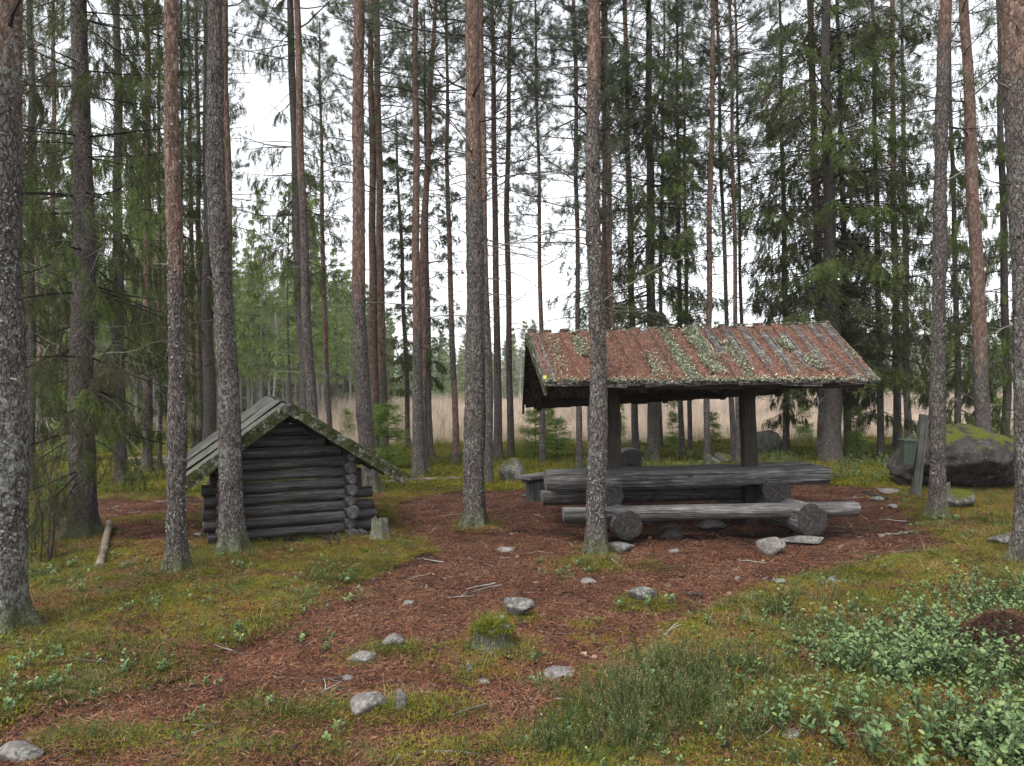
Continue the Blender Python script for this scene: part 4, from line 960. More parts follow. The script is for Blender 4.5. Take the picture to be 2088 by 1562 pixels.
# saplings and young spruces
for k, (px, py, s, lab, sx) in enumerate([(1092, 936, .72, 'bushy bright green spruce sapling left of the young slim pine', 1.5), (1135, 938, .6, 'low spreading green sapling right of the young slim pine', 1.6), (1118, 915, .75, 'taller pale green sapling behind the two bushy ones', .9),
        (792, 962, .85, 'spruce sapling behind the right roof corner of the shed', 1.3), (1262, 905, .8, 'airy little spruce left of the dark metal box', .8), (1372, 918, .6, 'small spruce beyond the table left of a slim brown pine', .9),
        (1455, 905, .55, 'small yellow green spruce between posts beyond the table', 1.1), (1748, 938, .75, 'small sparse spruce right beside the mighty spruce foot', .8), (1640, 900, .8, 'small spruce in the field edge left of the mighty spruce', .9), (1720, 880, .9, 'field spruce seen between trunks right of the mighty spruce', 1.),
        (2040, 905, .8, 'small pale spruce in the field above the boulder', 1.), (240, 935, 1.1, 'light green young spruce behind the second dark spruce', 1.2), (150, 945, 1.0, 'young spruce behind the near spruce trunk', 1.2), (710, 905, .7, 'small spruce at the field edge over the shed roof end', 1.),
        (870, 850, 1.1, 'lone spruce sapling in the open field left of the birch', 1.), (822, 832, 1.3, 'dark spruce bush at the far side of the field', 1.2), (1300, 845, 1.1, 'spruce sapling in the field beyond the dark metal box', 1.), (1410, 835, 1.1, 'spruce sapling in the field seen under the roof middle', 1.), (1980, 850, 1.3, 'spruce sapling in the field behind the boulder pine', 1.)]):
    g = G(px, py); loc = (g[0], g[1], float(ground_z(np.array([g[0]]), np.array([g[1]]))[0]))
    e = thing('spruce_sapling', loc, lab, 'sapling'); Mx = T(loc) @ Matrix.Rotation(k * 1.7, 4, 'Z') @ Matrix.Diagonal((s * sx, s * sx, s, 1))
    put('crown', CR['sapling'][k % 3], e, Mx)
    bb = MB(); v, q = tubes(np.array([[[0, 0, -.05], [0, 0, .8], [0, 0, 1.55]]]), np.array([[.014, .009, .003]]), 5); bb.add(v, q); put('stem', bb.mesh('stem', [M['twig']]), e, Mx)

# ------------------------------------------------------------------ logs, boards, stones
def log_obj(name, p0, p1, r0, r1, parent, mats, seg=16, rough=.012, bend=0., seed=0, flat=None, label=None, ring=.06):
    """round log with end faces; flat=(height) cuts a flat top at that fraction of the radius"""
    Mx, L = frame(p0, p1); rr = np.random.default_rng(seed + 900)
    n = max(4, int(L / ring)); xs = np.linspace(0, L, n); th = np.arange(seg) / seg * 2 * np.pi
    rad = np.interp(xs, [0, L], [r0, r1])[:, None] * np.ones(seg)
    Y = np.cos(th)[None] * rad; Z = np.sin(th)[None] * rad
    nz = fbm(np.stack([np.repeat(xs, seg) * .9, (Y / rad * 1.1).ravel(), (Z / rad * 1.1).ravel()], -1) + seed * 3.7, 3).reshape(n, seg)
    nz2 = fbm(np.stack([np.repeat(xs, seg) * 2.5, (Y / rad * 6).ravel(), (Z / rad * 6).ravel()], -1) + seed, 2).reshape(n, seg)
    k = 1 + nz * rough / .06 * .5 + nz2 * rough / .06 * .35
    Y, Z = Y * k, Z * k
    if flat is not None: Z = np.minimum(Z, rad * flat + nz2 * .004)
    bz = bend * np.sin(np.pi * xs / L); Z = Z + bz[:, None]
    X = np.repeat(xs[:, None], seg, 1); X[0] += rr.normal(0, .003, seg); X[-1] += rr.normal(0, .003, seg)
    V = np.stack([X, Y, Z], -1).reshape(-1, 3); b = MB(); b.add(V, grid_faces(seg, n, True), .5, 0)
    for e, rv in ((0, 1), (n - 1, 0)):       # end faces with a shallow ring relief
        ring0 = V[e * seg:(e + 1) * seg]; c = ring0.mean(0); out = [ring0]; sg = -1 if e == 0 else 1
        for j, f in enumerate((.93, .6, .3)): q = c + (ring0 - c) * f; q[:, 0] = ring0[:, 0].mean() + sg * (.006 if j == 0 else .003 * rr.random()); out.append(q)
        vv = np.concatenate(out + [c[None] + [sg * .002, 0, 0]]); fc = grid_faces(seg, 4, True)
        b.add(vv, fc, .5, 1); last = np.arange(3 * seg, 4 * seg); b.add(vv, np.stack([last, np.roll(last, -1), np.full(seg, 4 * seg)], -1), .5, 1)
    o = put(name, b.mesh(name, mats), parent, Mx)
    if label: o['label'] = label
    return o
def board(name, p0, p1, w, t, parent, mat_, up=(0, 0, 1), seed=0, n=None, rag=.004, label=None, wob=.003):
    """sawn board: length p0-p1, width w (local y), thickness t (local z), edges eased and uneven"""
    Mx, L = frame(p0, p1, up); rr = np.random.default_rng(seed + 50); n = n or max(3, int(L / .12)); xs = np.linspace(0, L, n)
    e = min(.004, t * .2)
    prof = np.array([(-w / 2 + e, -t / 2), (w / 2 - e, -t / 2), (w / 2, -t / 2 + e), (w / 2, t / 2 - e), (w / 2 - e, t / 2), (0, t / 2 + e * .5), (-w / 2 + e, t / 2), (-w / 2, t / 2 - e), (-w / 2, -t / 2 + e)])
    m = len(prof); V = np.zeros((n, m, 3)); V[..., 0] = xs[:, None]; V[..., 1] = prof[None, :, 0] + (rr.normal(0, wob, n))[:, None]; V[..., 2] = prof[None, :, 1] + (rr.normal(0, wob * .6, n))[:, None]
    V[0, :, 0] += rr.normal(0, rag, m); V[-1, :, 0] += rr.normal(0, rag, m)
    b = MB(); b.add(V, grid_faces(m, n, True)); b.add(V[0], np.arange(m)[None, ::-1]); b.add(V[-1], np.arange(m)[None])
    o = put(name, b.mesh(name, [mat_], False), parent, Mx)
    if label: o['label'] = label
    return o
LG = [M['log'], M['end_pale']]

# ------------------------------------------------------------------ the log shed
TH = R(25); uu = np.array([math.cos(TH), math.sin(TH), 0]); vv_ = np.array([-math.sin(TH), math.cos(TH), 0])
A0 = P(590, 826, 8.32); A0g = A0.copy(); A0g[2] = 0
shed = thing('log_shed', A0g + vv_ * .3, 'small open-backed shed of grey round logs with a mossy gabled roof', 'shed')
def SH(u, v, z): return A0g + uu * u + vv_ * v + np.array([0, 0, z])
apz = A0[2]
zl = lambda u: apz - .036 + (u / -1.02 * (.775 - apz) if u < 0 else u / 1.23 * (.72 - apz))   # underside of the roof along the gable
WU0, WU1, V0, DP = -.67, .71, .34, 1.35
sd = 0
for i in range(12):
    z = .10 + i * .127; rr_ = (.060, .066, .061, .068, .062, .058, .066, .060)[i % 8]
    ul = -.86 + .07 * math.sin(i * 3.1) + (.05 if i == 0 else 0); ur = 1.01 + .03 * math.sin(i * 1.7)
    if i >= 4: ur = .88 + .03 * math.sin(i)
    if i >= 5: ul = -.78
    # clip against the roof slope
    while zl(ul) < z + rr_ + .03 and ul < 0: ul += .02
    while zl(ur) < z + rr_ + .03 and ur > 0: ur -= .02
    if ur - ul < .1: break
    log_obj('log', SH(ul, V0, z + .004 * math.sin(i * 5)), SH(ur, V0, z + .01 * math.sin(i * 2.2)), rr_, rr_ * (.95 + .05 * math.sin(i)), shed, LG, seed=i, bend=.006 * math.sin(i * 4))
for side, U in ((0, WU0), (1, WU1)):
    for i in range(8):
        z = .035 + i * .127
        if i == 7 and side == 0: continue
        if zl(U) < z + .085: continue
        f = .19 + .06 * math.sin(i * 2.9 + side)
        log_obj('log', SH(U + .014 * math.sin(i * 3 + side), V0 - f, z), SH(U, V0 + DP + .12, z), (.060, .070, .056, .067, .061, .072, .058, .064)[(i + side * 3) % 8], .062, shed, LG, seed=20 + i + side * 10)
for U in (WU0, WU1):   # sill stones stand in for nothing: short skid logs under both side walls
    log_obj('log', SH(U + .12, V0 + .05, .035), SH(U + .14, V0 + DP, .035), .05, .05, shed, LG, seed=44)
for i in range(6):  # boards added behind the gable logs to block light under the ridge
    z = .93 + i * .105; ul, ur = -.7, .8
    while zl(ul) < z + .09 and ul < 0: ul += .02
    while zl(ur) < z + .09 and ur > 0: ur -= .02
    if ur - ul > .08: board('gable_light_stop', SH(ul, V0 + .10, z), SH(ur, V0 + .10, z), .02, .10, shed, M['log'], seed=i + 30)
# roof: rafters, battens, corrugated sheets, barge boards
ridge = lambda v: SH(0, v, apz + .05 * max(0, (v - .3)) / 1.6)
def roofpt(s, u, v):
    ue, ze = ((-1.045, .765), (1.245, .71))[s]
    p = ridge(v); e = SH(ue, v, ze + .03 * v / 1.6)
    return p + (e - p) * u
for s in (0, 1):
    for v in (.42, 1.0, 1.6): board('rafter', roofpt(s, .02, v) - [0, 0, .075], roofpt(s, .94, v) - [0, 0, .075], .05, .07, shed, M['log'], seed=int(v * 10) + s)
    for u in (.2, .5, .8): board('batten', roofpt(s, u, .02) - [0, 0, .028], roofpt(s, u, 1.72) - [0, 0, .028], .06, .022, shed, M['log'], seed=int(u * 10))
    b0 = board('barge_board', roofpt(s, .0, -.02) - [0, 0, .035], roofpt(s, 1.03, -.02) - [0, 0, .035], .13, .03, shed, M['mossy_wood'], up=tuple(vv_), seed=7 + s, n=18, wob=.002, label=['mossy barge board on the left roof slope', 'lichen-crusted barge board on the right roof slope'][s])
    nm = nrm(np.cross(roofpt(s, 1, 0) - roofpt(s, 0, 0), roofpt(s, 0, 1) - roofpt(s, 0, 0))); nm = nm if nm[2] > 0 else -nm
    for li, (va, vb, lift) in enumerate([(-.03, .62, .004), (.52, 1.18, .026), (1.08, 1.78, .055)]):
        nu, nv = 10, 66; U_ = np.linspace(-.005, 1.02, nu); V_ = np.linspace(va, vb, nv); vs = []
        for v in V_:
            for u in U_:
                vs.append(roofpt(s, u, v) + nm * (lift + .011 * math.sin(v * 2 * math.pi / .085) + .006 * math.sin(u * 5 + li * 2)))
        vs = np.array(vs); b = MB(); b.add(np.concatenate([vs, vs - nm * .002]), np.concatenate([grid_faces(nu, nv), grid_faces(nu, nv)[:, ::-1] + nu * nv]))
        o = put('roof_sheet', b.mesh('roof_sheet', [M['sheet']]), shed)
    # moss cushions along the board
    rr3 = np.random.default_rng(70 + s); m = 420; q = rr3.random(m); vcl = fbm(np.stack([q * 9, q * 0 + s * 5, q * 0], -1), 2)
    kp = vcl > (-.25); q = q[kp]; m = len(q)
    c = np.array([roofpt(s, a * 1.02, -.035) for a in q]) + nm * rr3.uniform(-.045, .03, (m, 1)) + [0, 0, -.01]
    b = MB(); v, f, t = blades(m * 5, .0001, .02, .009, 1.5, rr3, pts=1); cc = np.repeat(np.repeat(c, 5, 0), 3, 0); cc = cc + rr3.normal(0, .006, (m * 5, 3)).repeat(3, 0)
    lic = rr3.random(m * 5) < .38
    for sel, mt in ((~lic, 0), (lic, 1)):
        sv = np.repeat(sel, 3); b.add((v + cc)[sv], np.arange(sv.sum()).reshape(-1, 3), t[sv], mt)
    put('moss', b.mesh('moss', [M['moss'], M['lichen']], False), shed, None, 'stuff')

# ------------------------------------------------------------------ the covered picnic table
tb = G(1400, 1070); tb[2] = 0
sh = thing('covered_picnic_table', tb, 'heavy weathered log picnic table with log benches under a needle-strewn board roof', 'picnic table')
def PD(px, D, z):      # a point at column px and depth D, height z
    a = P(px, 798, D); return np.array([a[0], a[1], z])
SW = [M['seat_wood'], M['seat_wood']]
# support logs across, lying on flat stones
Lc = [(PD(1277, 8.18, .20), PD(1204, 10.7, .19), .150, .145), (PD(1652, 8.28, .22), PD(1470, 10.9, .20), .172, .16)]
for i, (a, c, r0, r1) in enumerate(Lc):
    log_obj('support_log', a, c, r0, r1, sh, [M['seat_wood'], M['end']], seg=24, seed=60 + i, rough=.02)
# shorter logs between them and the table top
log_obj('support_log', PD(1243, 8.72, .455), PD(1236, 9.9, .45), .145, .14, sh, [M['seat_wood'], M['end']], seg=24, seed=64, flat=.75)
log_obj('support_log', PD(1582, 8.8, .46), PD(1562, 10.0, .45), .15, .14, sh, [M['seat_wood'], M['end']], seg=24, seed=65, flat=.75)
# seats
log_obj('bench_seat', P(1149, 1047, 8.38), P(1746, 1035, 8.5), .098, .100, sh, SW, seg=22, flat=.62, seed=66, rough=.008, label='front bench seat, a long half log', ring=.05)
log_obj('bench_seat', PD(1103, 9.55, .34), PD(1590, 9.95, .34), .115, .115, sh, SW, seg=22, flat=.5, seed=67, rough=.008, label='rear bench seat, a half log mostly behind the table')
# table top planks
def slab(name, p0, p1, w, t, seed, label=None):
    Mx, L = frame(p0, p1); rr = np.random.default_rng(seed); n = 60; xs = np.linspace(0, L, n)
    prof = [(-w / 2, t * .42), (-w / 2 - .012, t * .1), (-w / 2 + .005, -t * .35), (-w / 2 + .05, -t * .5), (w / 2 - .05, -t * .5), (w / 2 - .005, -t * .3), (w / 2 + .01, t * .1), (w / 2, t * .42), (w / 2 - .01, t * .5), (w / 6, t * .5), (-w / 6, t * .5), (-w / 2 + .01, t * .5)]
    prof = np.array(prof); m = len(prof); V = np.zeros((n, m, 3)); V[..., 0] = xs[:, None]
    nz = fbm(np.stack([np.repeat(xs, m) * 2.2, np.tile(prof[:, 0] * 9, n), np.tile(prof[:, 1] * 14, n)], -1) + seed, 3).reshape(n, m)
    V[..., 1] = prof[None, :, 0] + nz * .012; V[..., 2] = prof[None, :, 1] + nz * np.where(prof[None, :, 1] > t * .45, .003, .018)
    V[0, :, 0] += rr.normal(0, .006, m); V[-1, :, 0] += rr.normal(0, .006, m)
    b = MB(); b.add(V, grid_faces(m, n, True)); b.add(V[0], np.arange(m)[None, ::-1], .5, 0); b.add(V[-1], np.arange(m)[None], .5, 0)
    o = put(name, b.mesh(name, [M['seat_wood']]), sh, Mx)
    if label: o['label'] = label
TZ = .60
pa, pb = P(1114, 984, 8.85), P(1694, 971, 8.95)
print('table z', pa[2], pb[2])
dpt = np.array([0, 1., 0])
slab('table_plank', pa + dpt * .19, pb + dpt * .19, .36, .20, 3)
slab('table_plank', pa + dpt * .70 + [.05, 0, -.03], pb + dpt * .70 + [.02, 0, 0], .34, .19, 4)
# posts
post_pts = []
for px, pw, ptop in ((1252, .15, 700), (1525, .165, 700)):
    Dp = 9.34 if px < 1400 else 9.42
    bot = PD(px + (1 if px < 1400 else 3), Dp, -.05); top = P(px - 5, 706, Dp)
    board('post', bot, top, pw, .15, sh, M['post_wood'], up=(0, 1, 0), seed=int(px), n=14, wob=.002); post_pts.append(top)
# the small block nailed to the left post
board('block', P(1263, 842, 9.26), P(1262, 890, 9.26), .035, .05, sh, M['post_wood'], up=(0, 1, 0), seed=5)
# roof frame and boards
RL, RR_ = P(1079, 684, 9.25), P(1687, 664, 9.35)
NL, NR = P(1115, 783, 7.95), P(1790, 779, 8.02)
FL, FR = P(1071, 828, 10.7), P(1604, 800, 10.85)
FR = FL + (RR_ - RL) + np.array([0.05, .05, .10])
roof = put('roof', None, sh, T(RL))
def RP(s, a, b_):
    e0, e1 = ((NL, NR), (FL, FR))[s]
    r_ = RL + (RR_ - RL) * a; e_ = e0 + (e1 - e0) * a
    return r_ + (e_ - r_) * b_
def RN(s):
    e0 = (NL, FL)[s]; m_ = nrm(np.cross(RR_ - RL, e0 - RL)); return m_ if m_[2] > 0 else -m_
NB = 17
for s in (0, 1):
    nn = RN(s)
    for j in range(NB):
        a = (j + .5) / NB; ov = rng.normal(0, .012) if s == 0 else rng.normal(0, .03)
        L_ = 1.02 + ov
        bw = 3.9 / NB
        board('roof_board', RP(s, a, -.01) + nn * .0, RP(s, a, L_) + nn * .0, bw * .93, .024, roof, M['roof_wood'], up=tuple(nn), seed=j + s * 40, n=5, wob=.002, rag=.008)
    for j in range(NB + 1):
        a = j / NB; a = min(max(a, .012), .988); ov = rng.normal(0, .014) if s == 0 else rng.normal(0, .03)
        board('cover_board', RP(s, a, -.02 - rng.uniform(0, .02)) + nn * .026, RP(s, a, 1.035 + ov) + nn * .026, .115, .022, roof, M['roof_wood'], up=tuple(nn), seed=j + s * 40 + 100, n=5, wob=.003, rag=.008)
for s, u_, in ((0, .93), (0, .5), (1, .5), (1, .93)):
    nn = RN(s); board('purlin', RP(s, .03, u_) - nn * .06, RP(s, .97, u_) - nn * .06, .09, .085, roof, M['post_wood'], up=tuple(nn), seed=int(u_ * 10) + s)
board('ridge_beam', RP(0, .02, .0) - [0, 0, .12], RP(0, .98, .0) - [0, 0, .12], .12, .13, roof, M['post_wood'])
for s in (0, 1):
    for a in (.05, .3, .52, .74, .95): board('rafter', RP(s, a, .02) - RN(s) * .135, RP(s, a, .92) - RN(s) * .135, .07, .07, roof, M['post_wood'], up=tuple(RN(s)), seed=int(a * 100))
board('barge_board', RP(0, -.008, -.0) - [0, 0, .03], RP(0, -.008, 1.07) - [0, 0, .03], .11, .026, roof, M['mossy_wood'], up=(1, 0, 0), seed=81)
board('barge_board', RP(1, -.008, -.0) - [0, 0, .03], RP(1, -.008, 1.03) - [0, 0, .03], .14, .026, roof, M['post_wood'], up=(1, 0, 0), seed=82)
for a in (.27, .735):      # braces from the posts
    pass
# a small yellow tag on the corner board
b = MB(); c = P(1111, 769, 7.93); s_ = .018
b.add(np.array([c + [x * s_, y * .003, z * s_] for x in (-1, 1) for y in (-1, 1) for z in (-1, 1)]), np.array([[0, 1, 3, 2], [4, 6, 7, 5], [0, 4, 5, 1], [2, 3, 7, 6], [0, 2, 6, 4], [1, 5, 7, 3]]))
M['yellow'] = mat('yellow_paint', lambda t: t.col(t.ramp(t.noise(t.coord(), 80, 3), [(.3, (.45, .42, .05)), (.7, (.62, .58, .12))])))
put('marker', b.mesh('marker', [M['yellow']], False), roof)
# needles and lichen on the near slope
rr4 = np.random.default_rng(44)
M['roof_needle'] = leafmat('roof_needle', [(0, (.03, .018, .014)), (.3, (.105, .055, .042)), (.65, (.24, .115, .075)), (1, (.44, .29, .21))], .85, .1, .1)
def roof_cover(n, dens):
    a, c = rr4.random(n), rr4.random(n) ** .95; k = rr4.random(n) < dens(a, c); return a[k], c[k]
def stripe(a, c):      # 1 on the raised cover boards
    return (np.abs(((a * NB) + .5) % 1 - .5) < .27).astype(float)
def covered(a, c):
    g = fbm(np.stack([a * 9, c * 3, a * 0], -1), 3)
    return np.clip(.92 - stripe(a, c) * np.clip(.62 + g * 1.9 - (c * .45), .0, .97) * np.where(a > .52, 1, .16) * (1.2 - c * .5), .06, 1)
a, c = roof_cover(34000, covered); nn = RN(0); n = len(a)
pos = RL + (RR_ - RL) * a[:, None]; eav = NL + (NR - NL) * a[:, None]; pos = pos + (eav - pos) * c[:, None]
ex = nrm(RR_ - RL); ey = np.cross(nn, ex); az = rr4.uniform(0, 6.28, n)
h_ = np.where(stripe(a, c) > 0, .042, .018)[:, None] * nn + nn * rr4.uniform(0, .016, (n, 1))
d = ex * np.cos(az)[:, None] + ey * np.sin(az)[:, None] + nn * rr4.normal(0, .25, (n, 1)); L_ = rr4.uniform(.018, .034, (n, 1)); sdv = nrm(np.cross(d, nn)) * rr4.uniform(.0015, .003, (n, 1))
V = np.stack([pos + h_ - d * L_, pos + h_ - sdv, pos + h_ + sdv, pos + h_ + d * L_], 1)
b = MB(); b.add(V, (np.array([[0, 1, 2], [1, 3, 2]])[None] + (np.arange(n) * 4)[:, None, None]).reshape(-1, 3), np.repeat(np.clip(rr4.beta(2, 2, n), 0, 1), 4))
# a thin bed of packed litter under the loose needles, between and over the boards
na, nc = 260, 60; ga, gc = np.meshgrid(np.linspace(.012, .985, na), np.linspace(.01, .995, nc)); ga_, gc_ = ga.ravel(), gc.ravel()
pp = RL + (RR_ - RL) * ga_[:, None]; ee = NL + (NR - NL) * ga_[:, None]; pp = pp + (ee - pp) * gc_[:, None]
cv = covered(ga_, gc_); hh = .016 + stripe(ga_, gc_) * (.038 * cv - .005) + .009 * fbm(np.stack([ga_ * 60, gc_ * 25, ga_ * 0], -1), 2)
b.add(pp + nn * hh[:, None], grid_faces(na, nc), .1 + .4 * rr4.random(na * nc))
put('needle_litter', b.mesh('needle_litter', [M['roof_needle']], False), sh, None, 'stuff')
def lich_d(a, c):
    g = fbm(np.stack([a * 26, c * 9, a * 0 + 4], -1), 3); w = .0 * a
    for a0, wd, c0, c1, h in ((.441, .023, .0, .98, 1.4), (.529, .024, .0, .9, 1.4), (.147, .02, .0, .55, .6), (.06, .02, .1, .9, .3), (.353, .02, .5, .98, .55), (.618, .018, .3, .98, .5), (.80, .016, .3, .5, .8), (.845, .018, .6, .85, .8), (.99, .008, .5, .7, .6), (.25, .015, .0, .2, .4)):
        w = np.maximum(w, h * np.exp(-((a - a0) / wd) ** 4) * ((c > c0) & (c < c1)))
    w = np.maximum(w, 1.0 * (c > .96)); w = np.maximum(w, .25 * (c < .03))
    return np.clip(w * (.75 + g * 1.1), 0, 1) + np.clip(g - .42, 0, 1) * .12
a, c = roof_cover(52000, lich_d); c = np.where(c > .965, c + .03, c); n = len(a)
pos = RL + (RR_ - RL) * a[:, None]; eav = NL + (NR - NL) * a[:, None]; pos = pos + (eav - pos) * c[:, None] + nn * rr4.uniform(.035, .06, (n, 1))
v, f, t = blades(n * 3, 1e-4, .026, .016, 1.5, rr4, pts=1, tint=(.25, 1)); off = np.repeat(np.repeat(pos, 3, 0) + rr4.normal(0, .009, (n * 3, 3)), 3, 0)
b = MB(); b.add(v + off, f, t)
M['reindeer_lichen'] = leafmat('reindeer_lichen', [(0, (.17, .18, .12)), (.5, (.36, .39, .28)), (1, (.52, .55, .42))], .95, .05, .1)
put('lichen', b.mesh('lichen', [M['reindeer_lichen']], False), sh, None, 'stuff')

# ------------------------------------------------------------------ stones
def stone(px, py, w, h, label, m='stone', depth=.8, seed=0, rough=.22, D=None, name='stone', cat='stone', sink=.25, sub=None, lift=0, group=None, flat=1.0, yaw=None):
    """px,py: middle of where it meets the ground; w,h: seen width and height in px"""
    g = G(px, py); D = GD(px, py); sx = w / 2 * D / F; sz = h * D / F / (1 - sink * .5); sz = max(sz, .02)
    nu, nv = (28, 18) if w < 120 else (90, 56)
    u = np.linspace(0, 2 * np.pi, nu + 1)[:-1]; v = np.linspace(0, np.pi, nv)
    d = np.stack([np.outer(np.sin(v), np.cos(u)), np.outer(np.sin(v), np.sin(u)), np.outer(np.cos(v), np.ones(nu))], -1).reshape(-1, 3)
    k = 1 + rough * fbm(d * 1.4 + seed * 7.1, 2) + rough * .5 * fbm(d * 4 + seed, 3)
    q = d * k[:, None] * (1.1 if w < 120 else 1)
    rs = np.random.default_rng(seed + 3)        # a few flat facets
    for _ in range(16 if w < 120 else 14):
        nn_ = nrm(rs.normal(0, 1, 3)); lim = rs.uniform(.5 if w < 120 else .72, .9); ex_ = q @ nn_ - lim; q = q - np.where(ex_ > 0, ex_ * .85, 0)[:, None] * nn_
    q = q * np.array([sx, sx * depth, sz * .5 * (1 + sink)]) 
    if w >= 120: q += d * (.03 * fbm(d * 9 + seed, 3) + .012 * fbm(d * 30 + seed, 2))[:, None]
    b = MB(); b.add(q, grid_faces(nu, nv, True))
    z = float(ground_z(np.array([g[0]]), np.array([g[1]]))[0])
    loc = (g[0], g[1] + sx * depth * .6, z + sz * .5 * (1 - sink) + lift)
    o = put(name, b.mesh(name, [M[m]]), None, T(loc) @ Matrix.Rotation(0 if yaw is None else R(yaw), 4, 'Z')); tag(o, label, cat, group)
    return o
stone(740, 1462, 88, 44, 'flat pale stone with a pinkish top beside a small upright one', 'stone_pale', .7, 1, sink=.1)
stone(817, 1462, 30, 46, 'small upright grey stone right of the flat pale one', 'stone', .8, 2)
stone(738, 1352, 62, 26, 'grey wedge-shaped stone lying on the path', 'stone_pale', .6, 3)
stone(796, 1326, 54, 22, 'rounded low stone with a sandy skirt of moss on the path', 'stone_pale', .6, 4)
stone(1058, 1266, 68, 38, 'dark lichen-spotted stone behind the mossy stump', 'stone', .8, 5)
stone(1312, 1228, 60, 26, 'grey pointed stone in yellow moss in front of the table', 'stone', .7, 6)
stone(1576, 1131, 58, 34, 'round pinkish grey stone in front of the right bench log', 'stone_pale', .9, 7)
stone(1640, 1112, 112, 22, 'long flat stone slab under the right bench log', 'stone', .55, 8, sink=.0, name='stone_slab')
stone(1270, 1124, 66, 22, 'flat grey stone under the left bench log', 'stone', .7, 9, sink=.0, name='stone_slab')
stone(20, 1556, 100, 40, 'large grey stone in the bottom left corner', 'stone_pale', .9, 10)
stone(1146, 1381, 72, 22, 'brownish stone half sunk in needles right of the stump', 'stone_pale', .7, 11)
stone(1034, 1124, 46, 11, 'flat pale stone lying in the middle of the clearing', 'stone_pale', .9, 12)
stone(988, 1394, 34, 15, 'small grey stone just below the mossy stump', 'stone', .8, 13)
stone(958, 1374, 20, 16, 'tiny knobby stone at the lower left of the stump', 'stone', .8, 14)
stone(708, 1388, 26, 15, 'small pale stone above the flat pale one', 'stone_pale', .8, 15)
stone(830, 1232, 34, 9, 'small flat stone by the long pale root', 'stone_pale', .8, 16)
stone(1504, 1182, 15, 9, 'tiny pale stone far out on the needles left of the round one', 'stone_pale', .8, 17)
stone(1700, 1196, 42, 16, 'low grey stone at the edge of the grass on the right', 'stone', .8, 18)
stone(1200, 1190, 32, 10, 'small pinkish stone in front of the pine at the table', 'stone_pale', .8, 19)
stone(2052, 1116, 56, 18, 'low grey stone beside the right edge pine', 'stone', .8, 20)
stone(1815, 1008, 44, 14, 'flat grey stone slab on the ground left of the bin', 'stone_pale', .8, 21)
stone(1795, 1020, 30, 8, 'small flat stone in front of the slab left of the bin', 'stone', .8, 22)
stone(1826, 1036, 24, 8, 'tiny pale stone below the bin post', 'stone_pale', .8, 23)
stone(1045, 990, 76, 48, 'mossy rock with a pale lichened foot behind the middle pine', 'stone_moss', .9, 24)
stone(1560, 925, 80, 54, 'smooth grey boulder behind the right shelter post', 'stone', .9, 25, rough=.12)
stone(1478, 948, 46, 24, 'small mossy rock between the right post and a bending pine', 'stone_moss', .9, 26)
stone(1455, 951, 30, 20, 'white lichened jagged rock beside the small mossy rock', 'stone_pale', .8, 27)
stone(1985, 1000, 290, 122, 'big mossy boulder behind the bin and the leaning pine', 'boulder', .75, 28, .26, name='boulder', cat='boulder', sink=.18)
stone(1968, 1040, 80, 34, 'low mossy rock at the foot of the big boulder', 'stone_moss', .8, 29)
stone(1868, 993, 84, 88, 'bulging grey boulder leaning on the left end of the big one', 'boulder', .9, 30, .14, name='boulder', cat='boulder')
stone(1370, 1095, 60, 22, 'shade-darkened flat stone under the table', 'stone_shaded', .8, 31)
stone(1450, 1080, 70, 24, 'brown flat stone under the table near the right log', 'stone_shaded', .7, 32)
stone(1330, 1068, 80, 22, 'long shade-darkened stone under the table near the left log', 'stone_shaded', .6, 33)
stone(1378, 1126, 24, 9, 'tiny reddish stone in the shade before the table', 'stone_pale', .8, 34)
stone(404, 1092, 30, 10, 'small stone under the left end of the shed', 'stone', .8, 35)
stone(1075, 1012, 36, 8, 'flat stone in front of the small rear bench', 'stone_pale', .8, 36)
stone(1560, 1425, 18, 10, 'tiny grey stone beside the heather', 'stone', .8, 37)
stone(1620, 1520, 50, 16, 'grey stone half hidden in plants at the bottom right', 'stone', .8, 38)
stone(1590, 1200, 28, 10, 'small grey stone right at the grass edge', 'stone', .8, 39)

